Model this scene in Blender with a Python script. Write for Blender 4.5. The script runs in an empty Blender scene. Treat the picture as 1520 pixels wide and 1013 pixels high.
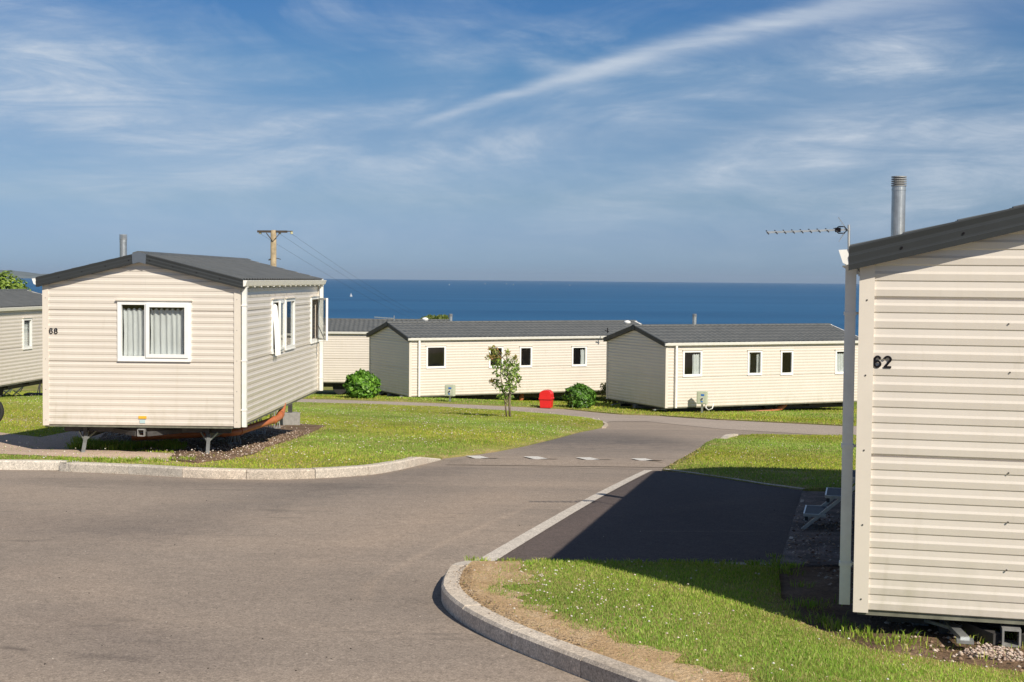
import bpy, bmesh, math, random
import numpy as np
from mathutils import Vector, Matrix
from mathutils.geometry import delaunay_2d_cdt
random.seed(7); rng = np.random.default_rng(7)
C = bpy.context.scene.collection
PI = math.pi
CZ = 2.2                    # eye height above the near road
F = 2111.0                  # focal length in photo pixels (1520 wide)
TILT = math.atan(92/F); ROLL = 0.0093
f0 = Vector((0, math.cos(TILT), -math.sin(TILT))); u0 = Vector((0, math.sin(TILT), math.cos(TILT))); r0 = Vector((1, 0, 0))
RT = r0*math.cos(ROLL)+u0*math.sin(ROLL); UP = u0*math.cos(ROLL)-r0*math.sin(ROLL)
CAM = Vector((0, 0, CZ))
def ray(px, py):
    return (f0*F + RT*(px-760) - UP*(py-506.5)).normalized()
# ---------------------------------------------------------------- terrain
_py = [-60, -30, 0, 8, 12, 16, 20, 24, 30, 36, 42, 44, 47, 49, 52, 56, 60, 75, 95, 130, 200, 330, 480, 700]
_pz = [-1.5, -1.8, -2.12, -2.26, -2.37, -2.52, -2.73, -3.0, -3.4, -3.78, -4.10, -4.25, -4.39, -4.48, -4.62, -4.82, -4.98, -5.72, -6.6, -12, -32, -62, -86, -110]
_dy = np.arange(-60, 700, .25); _dz = np.interp(_dy, _py, _pz)
_k = np.ones(13)/13; _dz = np.convolve(np.pad(_dz, 6, mode='edge'), _k, 'valid')+CZ
def gz(x, y):
    x = np.asarray(x, float); y = np.asarray(y, float)
    return np.interp(y, _dy, _dz) + .45*np.exp(-((x+15)/6)**2-((y-38)/12)**2)+.28*np.exp(-((x+5)/7)**2-((y-49.5)/4)**2)
def gzf(x, y): return float(gz(x, y))
def G(px, py, h=0.):
    d = ray(px, py); t = 2.0; st = .25
    while t < 600:
        p = CAM+d*t
        if p.z < gzf(p.x, p.y)+h: break
        t += st
    a, b = t-st, t
    for _ in range(30):
        m = (a+b)/2; p = CAM+d*m
        if p.z < gzf(p.x, p.y)+h: b = m
        else: a = m
    p = CAM+d*b
    return (p.x, p.y)
def P(px, py, Y):
    d = ray(px, py); return CAM+d*(Y/d.y)
# ---------------------------------------------------------------- node helpers
def mat(name):
    m = bpy.data.materials.new(name); m.use_nodes = True
    nt = m.node_tree; b = nt.nodes['Principled BSDF']
    return m, nt, b
def N(nt, t, **kw):
    n = nt.nodes.new(t)
    for k, v in kw.items():
        if k.startswith('i_'): n.inputs[k[2:].replace('_', ' ')].default_value = v
        else: setattr(n, k, v)
    return n
def noise(nt, scale, detail=4, rough=.55, vec=None, dist=0):
    n = N(nt, 'ShaderNodeTexNoise'); n.inputs['Scale'].default_value = scale; n.inputs['Detail'].default_value = detail
    n.inputs['Roughness'].default_value = rough; n.inputs['Distortion'].default_value = dist
    if vec is not None: nt.links.new(vec, n.inputs['Vector'])
    return n.outputs['Fac']
def coord(nt, scale=(1, 1, 1), rot=(0, 0, 0), kind='Object'):
    t = N(nt, 'ShaderNodeTexCoord'); m = N(nt, 'ShaderNodeMapping')
    m.inputs['Scale'].default_value = scale; m.inputs['Rotation'].default_value = rot
    nt.links.new(t.outputs[kind], m.inputs['Vector']); return m.outputs['Vector']
def ramp(nt, fac, stops):
    r = N(nt, 'ShaderNodeValToRGB'); e = r.color_ramp.elements
    while len(e) < len(stops): e.new(.5)
    for i, (p, c) in enumerate(stops):
        e[i].position = p; e[i].color = (c[0], c[1], c[2], 1) if not isinstance(c, (int, float)) else (c, c, c, 1)
    nt.links.new(fac, r.inputs['Fac']); return r.outputs['Color']
def mixc(nt, fac, a, b, mode='MIX'):
    m = N(nt, 'ShaderNodeMix', data_type='RGBA', blend_type=mode)
    for s, v in ((m.inputs[0], fac), (m.inputs[6], a), (m.inputs[7], b)):
        if isinstance(v, (int, float)): s.default_value = v
        elif isinstance(v, tuple): s.default_value = (v[0], v[1], v[2], 1)
        else: nt.links.new(v, s)
    return m.outputs[2]
def math_(nt, op, a, b=None, c=None, clamp=False):
    m = N(nt, 'ShaderNodeMath', operation=op); m.use_clamp = clamp
    for i, v in enumerate((a, b, c)):
        if v is None: continue
        if isinstance(v, (int, float)): m.inputs[i].default_value = v
        else: nt.links.new(v, m.inputs[i])
    return m.outputs[0]
def bump(nt, b, h, strength=.3, dist=.01):
    n = N(nt, 'ShaderNodeBump'); n.inputs['Strength'].default_value = strength; n.inputs['Distance'].default_value = dist
    nt.links.new(h, n.inputs['Height']); nt.links.new(n.outputs[0], b.inputs['Normal'])
MT = {}
def simple(name, col, rough=.5, metal=0, var=.12, vscale=6, bmp=0, spec=.5):
    m, nt, b = mat(name); v = coord(nt)
    f = noise(nt, vscale, 5, .6, v)
    lo = tuple(c*(1-var) for c in col); hi = tuple(min(1, c*(1+var)) for c in col)
    nt.links.new(ramp(nt, f, [(.3, lo), (.7, hi)]), b.inputs['Base Color'])
    b.inputs['Roughness'].default_value = rough; b.inputs['Metallic'].default_value = metal
    b.inputs['Specular IOR Level'].default_value = spec
    if bmp: bump(nt, b, noise(nt, vscale*8, 4, .6, v), bmp)
    MT[name] = m; return m
simple('white_upvc', (.86, .86, .84), .32, var=.04)
simple('white_gutter', (.84, .83, .79), .35, var=.07, vscale=9)
simple('trim_cream', (.70, .64, .56), .4, var=.03)
simple('fascia_dark', (.036, .041, .045), .5, var=.10, vscale=3, spec=.35)
simple('galvanised', (.50, .52, .52), .38, metal=.75, var=.18, vscale=14)
simple('aluminium', (.62, .62, .60), .3, metal=.8, var=.1, vscale=20)
simple('dark_steel', (.055, .052, .05), .6, var=.3, vscale=10)
simple('grey_steel', (.33, .33, .32), .5, metal=.3, var=.25, vscale=16)
simple('tyre_rubber', (.02, .02, .02), .75, var=.25, vscale=12)
simple('orange_pipe', (.46, .15, .06), .45, var=.15, vscale=10)
simple('under_board', (.17, .17, .13), .85, var=.3, vscale=9)
simple('interior_wall', (.60, .50, .44), .7, var=.1)
simple('interior_dark', (.16, .14, .12), .8, var=.1)
simple('curtain_cloth', (.84, .84, .83), .9, var=.06, vscale=5)
simple('bin_red', (.72, .022, .02), .38, var=.08, vscale=5)
simple('meter_box', (.52, .56, .42), .5, var=.08)
simple('sign_blue', (.02, .16, .55), .5, var=.05)
simple('sign_pale', (.80, .80, .78), .5, var=.05)
simple('sticker_yellow', (.85, .45, .03), .5, var=.05)
simple('sticker_blue', (.45, .60, .62), .5, var=.08)
simple('black_plastic', (.010, .009, .012), .8, var=.1, spec=.1)
simple('timber_pole', (.34, .27, .17), .85, var=.3, vscale=7)
simple('timber_dark', (.07, .055, .045), .9, var=.3, vscale=9)
simple('insulator', (.55, .52, .32), .3, var=.1)
simple('concrete_block', (.27, .26, .24), .9, var=.2, vscale=12, bmp=.4)
simple('bark', (.22, .17, .12), .9, var=.35, vscale=22, bmp=.5)
simple('tread_black', (.03, .032, .036), .55, var=.2, vscale=30)
simple('door_grey', (.25, .28, .34), .45, var=.05)
simple('cap_blue', (.10, .12, .15), .35, var=.1)
simple('sail', (.6, .62, .64), .6, var=.03)
simple('stone', (.45, .40, .35), .9, var=.4, vscale=8)
# cladding
m, nt, b = mat('cladding'); v = coord(nt)
f1 = noise(nt, 1.3, 5, .6, v); f2 = noise(nt, 2.2, 6, .7, coord(nt, (5, 5, .25)))
c = ramp(nt, f1, [(.3, (.655, .60, .535)), (.7, (.69, .635, .565))])
c = mixc(nt, ramp(nt, f2, [(.52, 0.), (.8, .30)]), c, (.60, .53, .43))
sz = N(nt, 'ShaderNodeSeparateXYZ'); nt.links.new(v, sz.inputs[0])
low = math_(nt, 'MULTIPLY', ramp(nt, sz.outputs[2], [(0., 1.), (.45, 0.)]), ramp(nt, noise(nt, 5., 6, .7, coord(nt, (1, 1, .4))), [(.45, 0.), (.75, .55)]))
c = mixc(nt, low, c, (.42, .40, .28))
c = mixc(nt, ramp(nt, noise(nt, 9., 5, .7, coord(nt, (1, 1, .12))), [(.60, 0.), (.72, .30)]), c, (.50, .45, .36))
nt.links.new(c, b.inputs['Base Color']); b.inputs['Roughness'].default_value = .30; b.inputs['Specular IOR Level'].default_value = .7
bump(nt, b, noise(nt, 2.2, 3, .5, coord(nt, (1, 1, .6))), .22, .03)
MT['cladding'] = m
m, nt, b = mat('roof_tile'); v = coord(nt)
c = ramp(nt, noise(nt, 3.5, 6, .65, v), [(.3, (.088, .094, .094)), (.7, (.125, .13, .128))])
nt.links.new(c, b.inputs['Base Color']); b.inputs['Roughness'].default_value = .55
MT['roof_tile'] = m
m, nt, b = mat('glass')
nt.nodes.remove(b); out = nt.nodes['Material Output']
gl = N(nt, 'ShaderNodeBsdfGlossy'); gl.inputs['Roughness'].default_value = .02
tr = N(nt, 'ShaderNodeBsdfTransparent'); tr.inputs['Color'].default_value = (.86, .88, .88, 1)
fr = N(nt, 'ShaderNodeLayerWeight')
ms = N(nt, 'ShaderNodeMixShader'); fac = math_(nt, 'MULTIPLY_ADD', math_(nt, 'POWER', fr.outputs['Facing'], 4.), .8, .045, clamp=True)
nt.links.new(fac, ms.inputs[0]); nt.links.new(tr.outputs[0], ms.inputs[1]); nt.links.new(gl.outputs[0], ms.inputs[2])
nt.links.new(ms.outputs[0], out.inputs[0]); MT['glass'] = m
# tinted foliage / grass
def tinted(name, transl=.35, rough=.6, spec=.3):
    m, nt, b = mat(name); out = nt.nodes['Material Output']
    a = N(nt, 'ShaderNodeAttribute', attribute_name='tint')
    nt.links.new(a.outputs['Color'], b.inputs['Base Color']); b.inputs['Roughness'].default_value = rough
    b.inputs['Specular IOR Level'].default_value = spec
    t = N(nt, 'ShaderNodeBsdfTranslucent')
    nt.links.new(mixc(nt, 1., a.outputs['Color'], (1.1, 1.15, .6), 'MULTIPLY'), t.inputs['Color'])
    ms = N(nt, 'ShaderNodeMixShader'); ms.inputs[0].default_value = transl
    nt.links.new(b.outputs[0], ms.inputs[1]); nt.links.new(t.outputs[0], ms.inputs[2]); nt.links.new(ms.outputs[0], out.inputs[0])
    MT[name] = m
tinted('grass_blade', .3, .7, .2); tinted('leaf', .25, .45, .45); tinted('petal', .2, .8, .1); tinted('gravel_bits', 0., .9, .2)
# asphalt
def asphalt(name, lo, hi, tan=None, specks=True, worn=.0):
    m, nt, b = mat(name); v = coord(nt)
    big = noise(nt, .22, 4, .55, coord(nt, (1, .38, 1), (0, 0, -.5)), .6)
    base = ramp(nt, big, [(.3, lo), (.68, hi)])
    if tan:
        t = noise(nt, .5, 5, .6, coord(nt, (.35, 1.0, 1), (0, 0, .25)), .4)
        base = mixc(nt, ramp(nt, t, [(.42, 0.), (.62, .75)]), base, tan)
    fine = noise(nt, 90, 3, .7, v); med = noise(nt, 9, 6, .7, v)
    base = mixc(nt, 1., base, ramp(nt, fine, [(.25, .55), (.5, 1.), (.78, 1.5)]), 'MULTIPLY')
    base = mixc(nt, 1., base, ramp(nt, noise(nt, 38, 2, .8, v), [(.30, .70), (.5, 1.), (.66, 1.12), (.74, 1.6)]), 'MULTIPLY')
    base = mixc(nt, 1., base, ramp(nt, med, [(.3, .88), (.7, 1.12)]), 'MULTIPLY')
    if worn:
        st = noise(nt, 1.1, 6, .7, coord(nt, (.22, 2.2, 1), (0, 0, -.35)), .8)
        base = mixc(nt, ramp(nt, st, [(.60, 0.), (.70, worn)]), base, (.42, .34, .27))
        ds = noise(nt, 1.6, 5, .6, coord(nt, (.5, 2.0, 1), (0, 0, .15)))
        base = mixc(nt, ramp(nt, ds, [(.62, 0.), (.76, .55)]), base, (.13, .115, .10))
    nt.links.new(base, b.inputs['Base Color']); b.inputs['Roughness'].default_value = .9; b.inputs['Specular IOR Level'].default_value = .25
    bump(nt, b, fine, .35, .006); MT[name] = m
asphalt('asphalt_road', (.250, .207, .172), (.330, .275, .228), (.355, .288, .232), worn=.28)
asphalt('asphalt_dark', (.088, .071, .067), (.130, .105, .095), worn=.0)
asphalt('asphalt_back', (.33, .275, .235), (.40, .34, .29), (.43, .36, .30))
asphalt('sandy_path', (.42, .32, .25), (.54, .41, .32), (.56, .43, .33))
asphalt('concrete_kerb', (.56, .50, .425), (.66, .595, .51), (.50, .42, .34))
asphalt('pale_edging', (.52, .475, .42), (.64, .585, .52))
asphalt('road_paint', (.62, .60, .56), (.74, .72, .68))
def groundmat(name, stops, sc=1.4, fine=60, bs=.5):
    m, nt, b = mat(name); v = coord(nt)
    c = ramp(nt, noise(nt, sc, 8, .68, v, .4), stops)
    fn = noise(nt, fine, 4, .75, v)
    c = mixc(nt, 1., c, ramp(nt, fn, [(.25, .5), (.5, 1.), (.75, 1.5)]), 'MULTIPLY')
    nt.links.new(c, b.inputs['Base Color']); b.inputs['Roughness'].default_value = .95; b.inputs['Specular IOR Level'].default_value = .15
    bump(nt, b, noise(nt, fine*.6, 5, .7, v), bs, .03); MT[name] = m
groundmat('turf', [(.3, (.17, .21, .04)), (.5, (.25, .25, .065)), (.60, (.34, .28, .12)), (.72, (.42, .31, .17))], .9, 34)
groundmat('soil', [(.3, (.10, .068, .045)), (.5, (.19, .125, .08)), (.7, (.29, .205, .145))], 1.6, 45, .8)
groundmat('straw', [(.3, (.42, .28, .15)), (.5, (.54, .38, .22)), (.7, (.64, .49, .32))], 2.5, 50, .8)
groundmat('gravel', [(.3, (.10, .085, .075)), (.5, (.20, .165, .145)), (.7, (.34, .27, .24))], 3.5, 40, 1.)
nt = MT['concrete_kerb'].node_tree; bs_ = nt.nodes['Principled BSDF']; a_ = N(nt, 'ShaderNodeAttribute', attribute_name='tint')
src = bs_.inputs['Base Color'].links[0].from_socket; nt.links.new(mixc(nt, 1., src, a_.outputs['Color'], 'MULTIPLY'), bs_.inputs['Base Color'])
# ---------------------------------------------------------------- mesh helpers
def props(o, label=None, cat=None, group=None, kind=None):
    if label: o['label'] = label
    if cat: o['category'] = cat
    if group: o['group'] = group
    if kind: o['kind'] = kind
    return o
def empty(name, loc, rz, label, cat, group=None):
    o = bpy.data.objects.new(name, None); C.objects.link(o); o.location = loc; o.rotation_euler = (0, 0, rz)
    o.empty_display_size = .2
    return props(o, label, cat, group)
def linkmesh(name, me, m, parent=None, smooth=False):
    o = bpy.data.objects.new(name, me); C.objects.link(o)
    if m: me.materials.append(MT[m] if isinstance(m, str) else m)
    if parent: o.parent = parent
    if smooth:
        for p in me.polygons: p.use_smooth = True
    return o
class MB:
    def __init__(s, fn=None): s.v = []; s.f = []; s.fn = fn
    def add(s, vs, fs):
        k = len(s.v); s.v += [(s.fn(*p) if s.fn else tuple(p)) for p in vs]; s.f += [tuple(i+k for i in f) for f in fs]; return s
    def box(s, a, b):
        (x0, y0, z0), (x1, y1, z1) = a, b
        return s.add([(x0, y0, z0), (x1, y0, z0), (x1, y1, z0), (x0, y1, z0), (x0, y0, z1), (x1, y0, z1), (x1, y1, z1), (x0, y1, z1)],
                     [(0, 3, 2, 1), (4, 5, 6, 7), (0, 1, 5, 4), (1, 2, 6, 5), (2, 3, 7, 6), (3, 0, 4, 7)])
    def bar(s, p, q, w, h=None, up=(0, 0, 1)):
        h = h or w; p = Vector(p); q = Vector(q); d = (q-p).normalized(); up = Vector(up)
        if abs(d.dot(up)) > .98: up = Vector((1, 0, 0))
        a = d.cross(up).normalized(); b_ = a.cross(d)
        vs = []
        for c in (p, q):
            for sx, sz in ((-1, -1), (1, -1), (1, 1), (-1, 1)): vs.append(tuple(c+a*sx*w/2+b_*sz*h/2))
        return s.add(vs, [(0, 3, 2, 1), (4, 5, 6, 7), (0, 1, 5, 4), (1, 2, 6, 5), (2, 3, 7, 6), (3, 0, 4, 7)])
    def tube(s, pts, r, n=10, cap=True):
        pts = [Vector(p) for p in pts]; rs = r if isinstance(r, (list, tuple)) else [r]*len(pts)
        vs = []; ref = None
        for i, p in enumerate(pts):
            d = (pts[min(i+1, len(pts)-1)]-pts[max(i-1, 0)]).normalized()
            if ref is None: ref = Vector((0, 0, 1)) if abs(d.z) < .9 else Vector((1, 0, 0))
            a = d.cross(ref).normalized(); b_ = a.cross(d).normalized(); ref = b_
            for k in range(n):
                t = 2*PI*k/n; vs.append(tuple(p+(a*math.cos(t)+b_*math.sin(t))*rs[i]))
        fs = [(i*n+k, i*n+(k+1) % n, (i+1)*n+(k+1) % n, (i+1)*n+k) for i in range(len(pts)-1) for k in range(n)]
        if cap: fs += [tuple(range(n))[::-1], tuple(range((len(pts)-1)*n, len(pts)*n))]
        return s.add(vs, fs)
    def lathe(s, prof, c=(0, 0, 0), n=20):
        vs = []; m_ = len(prof)
        for r, z in prof:
            for k in range(n): vs.append((c[0]+r*math.cos(2*PI*k/n), c[1]+r*math.sin(2*PI*k/n), c[2]+z))
        fs = [(i*n+k, i*n+(k+1) % n, (i+1)*n+(k+1) % n, (i+1)*n+k) for i in range(m_-1) for k in range(n)]
        fs += [tuple(range(n))[::-1], tuple(range((m_-1)*n, m_*n))]
        return s.add(vs, fs)
    def prism(s, prof, a, b_):           # closed polygon prof swept from matrix fn a to b_
        n = len(prof); vs = [a(*p) for p in prof]+[b_(*p) for p in prof]
        return s.add(vs, [tuple(range(n))[::-1], tuple(range(n, 2*n))]+[(i, (i+1) % n, n+(i+1) % n, n+i) for i in range(n)])
    def build(s, name, m, parent=None, smooth=False, norm=True, bevel=0):
        me = bpy.data.meshes.new(name); me.from_pydata(s.v, [], s.f); me.update()
        bm = bmesh.new(); bm.from_mesh(me)
        if norm: bmesh.ops.recalc_face_normals(bm, faces=bm.faces)
        if bevel: bmesh.ops.bevel(bm, geom=list(bm.edges), offset=bevel, segments=2, affect='EDGES', profile=.7)
        bm.to_mesh(me); bm.free()
        return linkmesh(name, me, m, parent, smooth)
def trimesh(name, V, T, m, tint=None, parent=None):
    me = bpy.data.meshes.new(name); nv, ntr = len(V), len(T)
    me.vertices.add(nv); me.vertices.foreach_set('co', np.ascontiguousarray(V, np.float32).ravel())
    me.loops.add(ntr*3); me.loops.foreach_set('vertex_index', np.ascontiguousarray(T, np.int32).ravel())
    me.polygons.add(ntr); me.polygons.foreach_set('loop_start', np.arange(0, ntr*3, 3, dtype=np.int32))
    me.update(calc_edges=True)
    if tint is not None:
        a = me.attributes.new('tint', 'FLOAT_COLOR', 'POINT'); a.data.foreach_set('color', np.ascontiguousarray(np.c_[tint, np.ones(nv)], np.float32).ravel())
    return linkmesh(name, me, m, parent)
def pip(poly, x, y):
    inside = np.zeros(len(x), bool); n = len(poly); j = n-1
    for i in range(n):
        xi, yi = poly[i]; xj, yj = poly[j]
        if yi != yj:
            c = ((yi > y) != (yj > y)) & (x < (xj-xi)*(y-yi)/(yj-yi)+xi); inside ^= c
        j = i
    return inside
def pdist(line, x, y):
    d = np.full(np.shape(x), 1e9)
    for (ax, ay), (bx, by) in zip(line[:-1], line[1:]):
        vx, vy = bx-ax, by-ay; L = vx*vx+vy*vy+1e-12
        t = np.clip(((x-ax)*vx+(y-ay)*vy)/L, 0, 1); d = np.minimum(d, np.hypot(x-ax-t*vx, y-ay-t*vy))
    return d
def smoothline(pts, k=3):
    pts = [Vector((p[0], p[1], 0)) for p in pts]; out = []
    for i in range(len(pts)-1):
        p0 = pts[max(i-1, 0)]; p1 = pts[i]; p2 = pts[i+1]; p3 = pts[min(i+2, len(pts)-1)]
        for j in range(k):
            t = j/k; q = .5*((2*p1)+(p2-p0)*t+(2*p0-5*p1+4*p2-p3)*t*t+(3*p1-p0-3*p2+p3)*t**3); out.append((q.x, q.y))
    out.append((pts[-1].x, pts[-1].y)); return out
def sheet(name, poly, zf, m, step=1.0, xstep=None, kind='structure'):
    n_ = len(poly); co_, _, tri_, _, _, _ = delaunay_2d_cdt([Vector(p) for p in poly], [(i, (i+1) % n_) for i in range(n_)], [], 0, 1e-5)
    bm = bmesh.new(); vs = [bm.verts.new((p.x, p.y, 0)) for p in co_]
    for t in tri_:
        cx = sum(co_[i].x for i in t)/3; cy = sum(co_[i].y for i in t)/3
        if pip(poly, np.array([cx]), np.array([cy]))[0]: bm.faces.new([vs[i] for i in t])
    bmesh.ops.delete(bm, geom=[v for v in bm.verts if not v.link_faces], context='VERTS')
    ys = [p[1] for p in poly]; xs = [p[0] for p in poly]
    def cut(co, no):
        bmesh.ops.bisect_plane(bm, geom=list(bm.verts)+list(bm.edges)+list(bm.faces), dist=1e-5, plane_co=co, plane_no=no)
    for i in range(int(math.ceil(min(ys)/step)), int(max(ys)/step)+1): cut((0, i*step, 0), (0, 1, 0))
    xstep = xstep or step
    for i in range(int(math.ceil(min(xs)/xstep)), int(max(xs)/xstep)+1): cut((i*xstep, 0, 0), (1, 0, 0))
    X = np.array([v.co.x for v in bm.verts]); Y = np.array([v.co.y for v in bm.verts]); Z = zf(X, Y)
    for v, z in zip(bm.verts, Z): v.co.z = z
    bmesh.ops.recalc_face_normals(bm, faces=bm.faces)
    if sum(f.normal.z for f in bm.faces) < 0: bmesh.ops.reverse_faces(bm, faces=bm.faces)
    if name.startswith(('lawn', 'bare', 'gravel', 'verge')):
        be = [e for e in bm.edges if e.is_boundary]; g_ = bmesh.ops.extrude_edge_only(bm, edges=be)
        for v in g_['geom']:
            if isinstance(v, bmesh.types.BMVert): v.co.z -= .14
    me = bpy.data.meshes.new(name); bm.to_mesh(me); bm.free()
    for p in me.polygons: p.use_smooth = p.normal.z > .6
    o = linkmesh(name, me, m); o['kind'] = kind; return o
def feature(mname, pa, pb, wd, col, st, nz=3.):
    nt = MT[mname].node_tree; b = nt.nodes['Principled BSDF']; src = b.inputs['Base Color'].links[0].from_socket
    a = Vector(G(*pa)); c_ = Vector(G(*pb)); t = (c_-a); L = t.length; t.normalize(); n = Vector((-t.y, t.x))
    v = coord(nt); dn = N(nt, 'ShaderNodeVectorMath', operation='DOT_PRODUCT'); nt.links.new(v, dn.inputs[0]); dn.inputs[1].default_value = (n.x, n.y, 0)
    dt = N(nt, 'ShaderNodeVectorMath', operation='DOT_PRODUCT'); nt.links.new(v, dt.inputs[0]); dt.inputs[1].default_value = (t.x, t.y, 0)
    nn_ = noise(nt, nz, 6, .68, v)
    q = math_(nt, 'DIVIDE', math_(nt, 'ADD', math_(nt, 'SUBTRACT', dn.outputs['Value'], a.dot(n)), math_(nt, 'MULTIPLY', math_(nt, 'SUBTRACT', nn_, .5), wd*1.6)), wd)
    u = math_(nt, 'DIVIDE', math_(nt, 'SUBTRACT', dt.outputs['Value'], a.dot(t)+L/2), L/2)
    u2 = math_(nt, 'MULTIPLY', u, u); e = math_(nt, 'ADD', math_(nt, 'MULTIPLY', q, q), math_(nt, 'MULTIPLY', u2, u2))
    g = math_(nt, 'MULTIPLY', math_(nt, 'POWER', 2.718, math_(nt, 'MULTIPLY', e, -1.)), math_(nt, 'MULTIPLY_ADD', nn_, st*1.2, st*.4), clamp=True)
    nt.links.new(mixc(nt, g, src, mixc(nt, 1., src, col, 'MULTIPLY')), b.inputs['Base Color'])
# ---------------------------------------------------------------- outlines (points on the ground)
GP = lambda L, h=0.: [G(*p, h) for p in L]
U = [(-60, 50.5), (-25, 49.8)]+GP([(440, 592.5), (560, 596), (660, 599.5), (760, 604), (838, 608), (923, 616), (980, 618), (1068, 624), (1251, 633)])+[(22, 37.5), (60, 26)]
BL = GP([(440, 600), (560, 603), (660, 607), (759, 613), (818, 618), (877, 624), (893, 629)])
RE = GP([(896, 635), (861, 642), (820, 653), (778, 663), (737, 671), (695, 677), (657, 681)])
KA = smoothline([(-40, 17.0), (-20, 18.6)]+GP([(0, 697.6), (85, 700), (187, 704), (285, 709.5), (376, 712), (456, 711), (521, 707.5), (565, 703), (610, 694), (655, 683)]), 4)
LA = [(x, y+.13) for x, y in KA]
lawnA = LA+RE[::-1]+BL[::-1]+[(-25, 48.0), (-60, 48.5), (-60, 17)]
lawnA_flush = [RE+[], BL[::-1]+[(-25, 48.), (-60, 48.5)]]
lb = GP([(1040, 666), (1021, 677), (997, 690.6), (984, 698)])
lbt = GP([(1251, 648.6), (1180, 648), (1101, 646.5), (1082, 649), (1066, 655)])
bayT = GP([(984, 699), (1040, 706.5), (1140, 722), (1191, 729)])
lawnB = [(40, 24.0), (22, 30)]+lbt+lb+bayT+[(6.0, 17.2), (40, 15.5)]
KO = smoothline(GP([(702, 838), (672, 857), (657, 880), (658, 900), (688, 927), (749.5, 959.6), (852, 1002), (960, 1044), (1100, 1095), (1300, 1165)])+[(4.5, 4.6), (9, 2.6), (16, 1.5)], 5)
def offset_line(L, d):
    out = []
    for i, p in enumerate(L):
        a = Vector(L[max(i-1, 0)]); b = Vector(L[min(i+1, len(L)-1)]); t = (b-a).normalized(); out.append((p[0]-t.y*d, p[1]+t.x*d))
    return out
KI = offset_line(KO, .13)
soilL = GP([(1191, 729), (1172, 788), (1155, 842), (1160, 888), (1197, 927), (1290, 962), (1400, 981), (1520, 998)], .06)
bayB = GP([(722, 841), (900, 842), (1050, 843), (1155, 844)])
lawnC = KI[1:]+[(16, 7.2)]+soilL[:1:-1]+bayB[::-1]
soil62 = soilL+[(16, 7.0), (16, 17.5), (6., 17.4)]
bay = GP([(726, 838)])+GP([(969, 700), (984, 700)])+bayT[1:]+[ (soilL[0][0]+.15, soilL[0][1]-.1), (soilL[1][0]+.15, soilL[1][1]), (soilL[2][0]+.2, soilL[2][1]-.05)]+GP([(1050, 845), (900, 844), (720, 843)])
edge = GP([(700, 839), (957, 699.5), (969, 699.5), (731, 838)])
soil68 = GP([(135, 664), (160, 640), (300, 634), (400, 633), (440, 630), (484, 633), (458, 645), (432, 654), (398, 664), (378, 675), (340, 683), (290, 688.5), (250, 684), (262, 671), (200, 668), (112, 666)], .11)
path68 = GP([(-60, 640), (0, 643), (60, 650), (112, 640), (180, 638), (130, 668), (200, 671), (268, 675), (250, 686), (180, 682), (90, 679), (0, 675), (-80, 671)], .11)
for pa, pb, wd, col, st in [((690, 652), (1010, 652), 4.0, (.50, .53, .58), 1.0), ((120, 800), (700, 690), .75, (.70, .72, .75), .8), ((-20, 770), (330, 790), .8, (.74, .75, .78), .7),
    ((0, 712), (560, 722), .55, (.70, .71, .73), .8), ((560, 905), (690, 860), .9, (.74, .75, .76), .6), ((545, 868), (660, 806), .05, (1.30, 1.26, 1.22), .5), ((650, 810), (810, 742), .05, (1.30, 1.26, 1.22), .45),
    ((540, 895), (552, 862), .06, (1.3, 1.26, 1.22), .45), ((110, 972), (215, 979), .07, (.55, .55, .57), .7), ((60, 905), (330, 990), .35, (.82, .82, .84), .7), ((430, 850), (800, 715), .4, (1.14, 1.11, 1.08), .7), ((0, 960), (45, 966), .03, (.5, .5, .52), .8), ((120, 830), (200, 940), .3, (1.12, 1.1, 1.08), .6), ((760, 693), (960, 697), .05, (.5, .5, .5), .8), ((30, 860), (60, 840), .25, (1.15, 1.12, 1.1), .6)]:
    feature('asphalt_road', pa, pb, wd, col, st)
for pa, pb, wd, col, st in [((960, 790), (1130, 790), .03, (1.6, 1.55, 1.5), .7), ((760, 825), (940, 740), .25, (1.25, 1.22, 1.2), .7), ((980, 760), (1130, 740), .2, (1.3, 1.25, 1.2), .5)]: feature('asphalt_dark', pa, pb, wd, col, st)
def offA(x, y):
    d = pdist(lawnA_flush[0], x, y); d2 = pdist(lawnA_flush[1], x, y)
    k = np.clip(np.minimum(d/.9, 1), 0, 1); k2 = np.clip(d2/.8, 0, 1); k = k*k*(3-2*k); k2 = .35+.65*k2
    return .02+.095*k*k2
def zA(x, y): return gz(x, y)+offA(x, y)
def zB(x, y):
    k = np.clip(np.minimum(pdist(lb+bayT, x, y), pdist(lbt, x, y))/.6, 0, 1); return gz(x, y)+.02+.05*k
def zC(x, y):
    k = np.clip(pdist(bayB, x, y)/.4, 0, 1); k2 = np.clip(pdist(soilL[1:]+[(16, 7.)], x, y)/.6, 0, 1)
    return gz(x, y)+.03+.075*k*(.4+.6*k2)
def zS(x, y): return gz(x, y)+.046+.012*np.sin(x*5+y*3)*np.sin(y*7-x*2)
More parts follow.
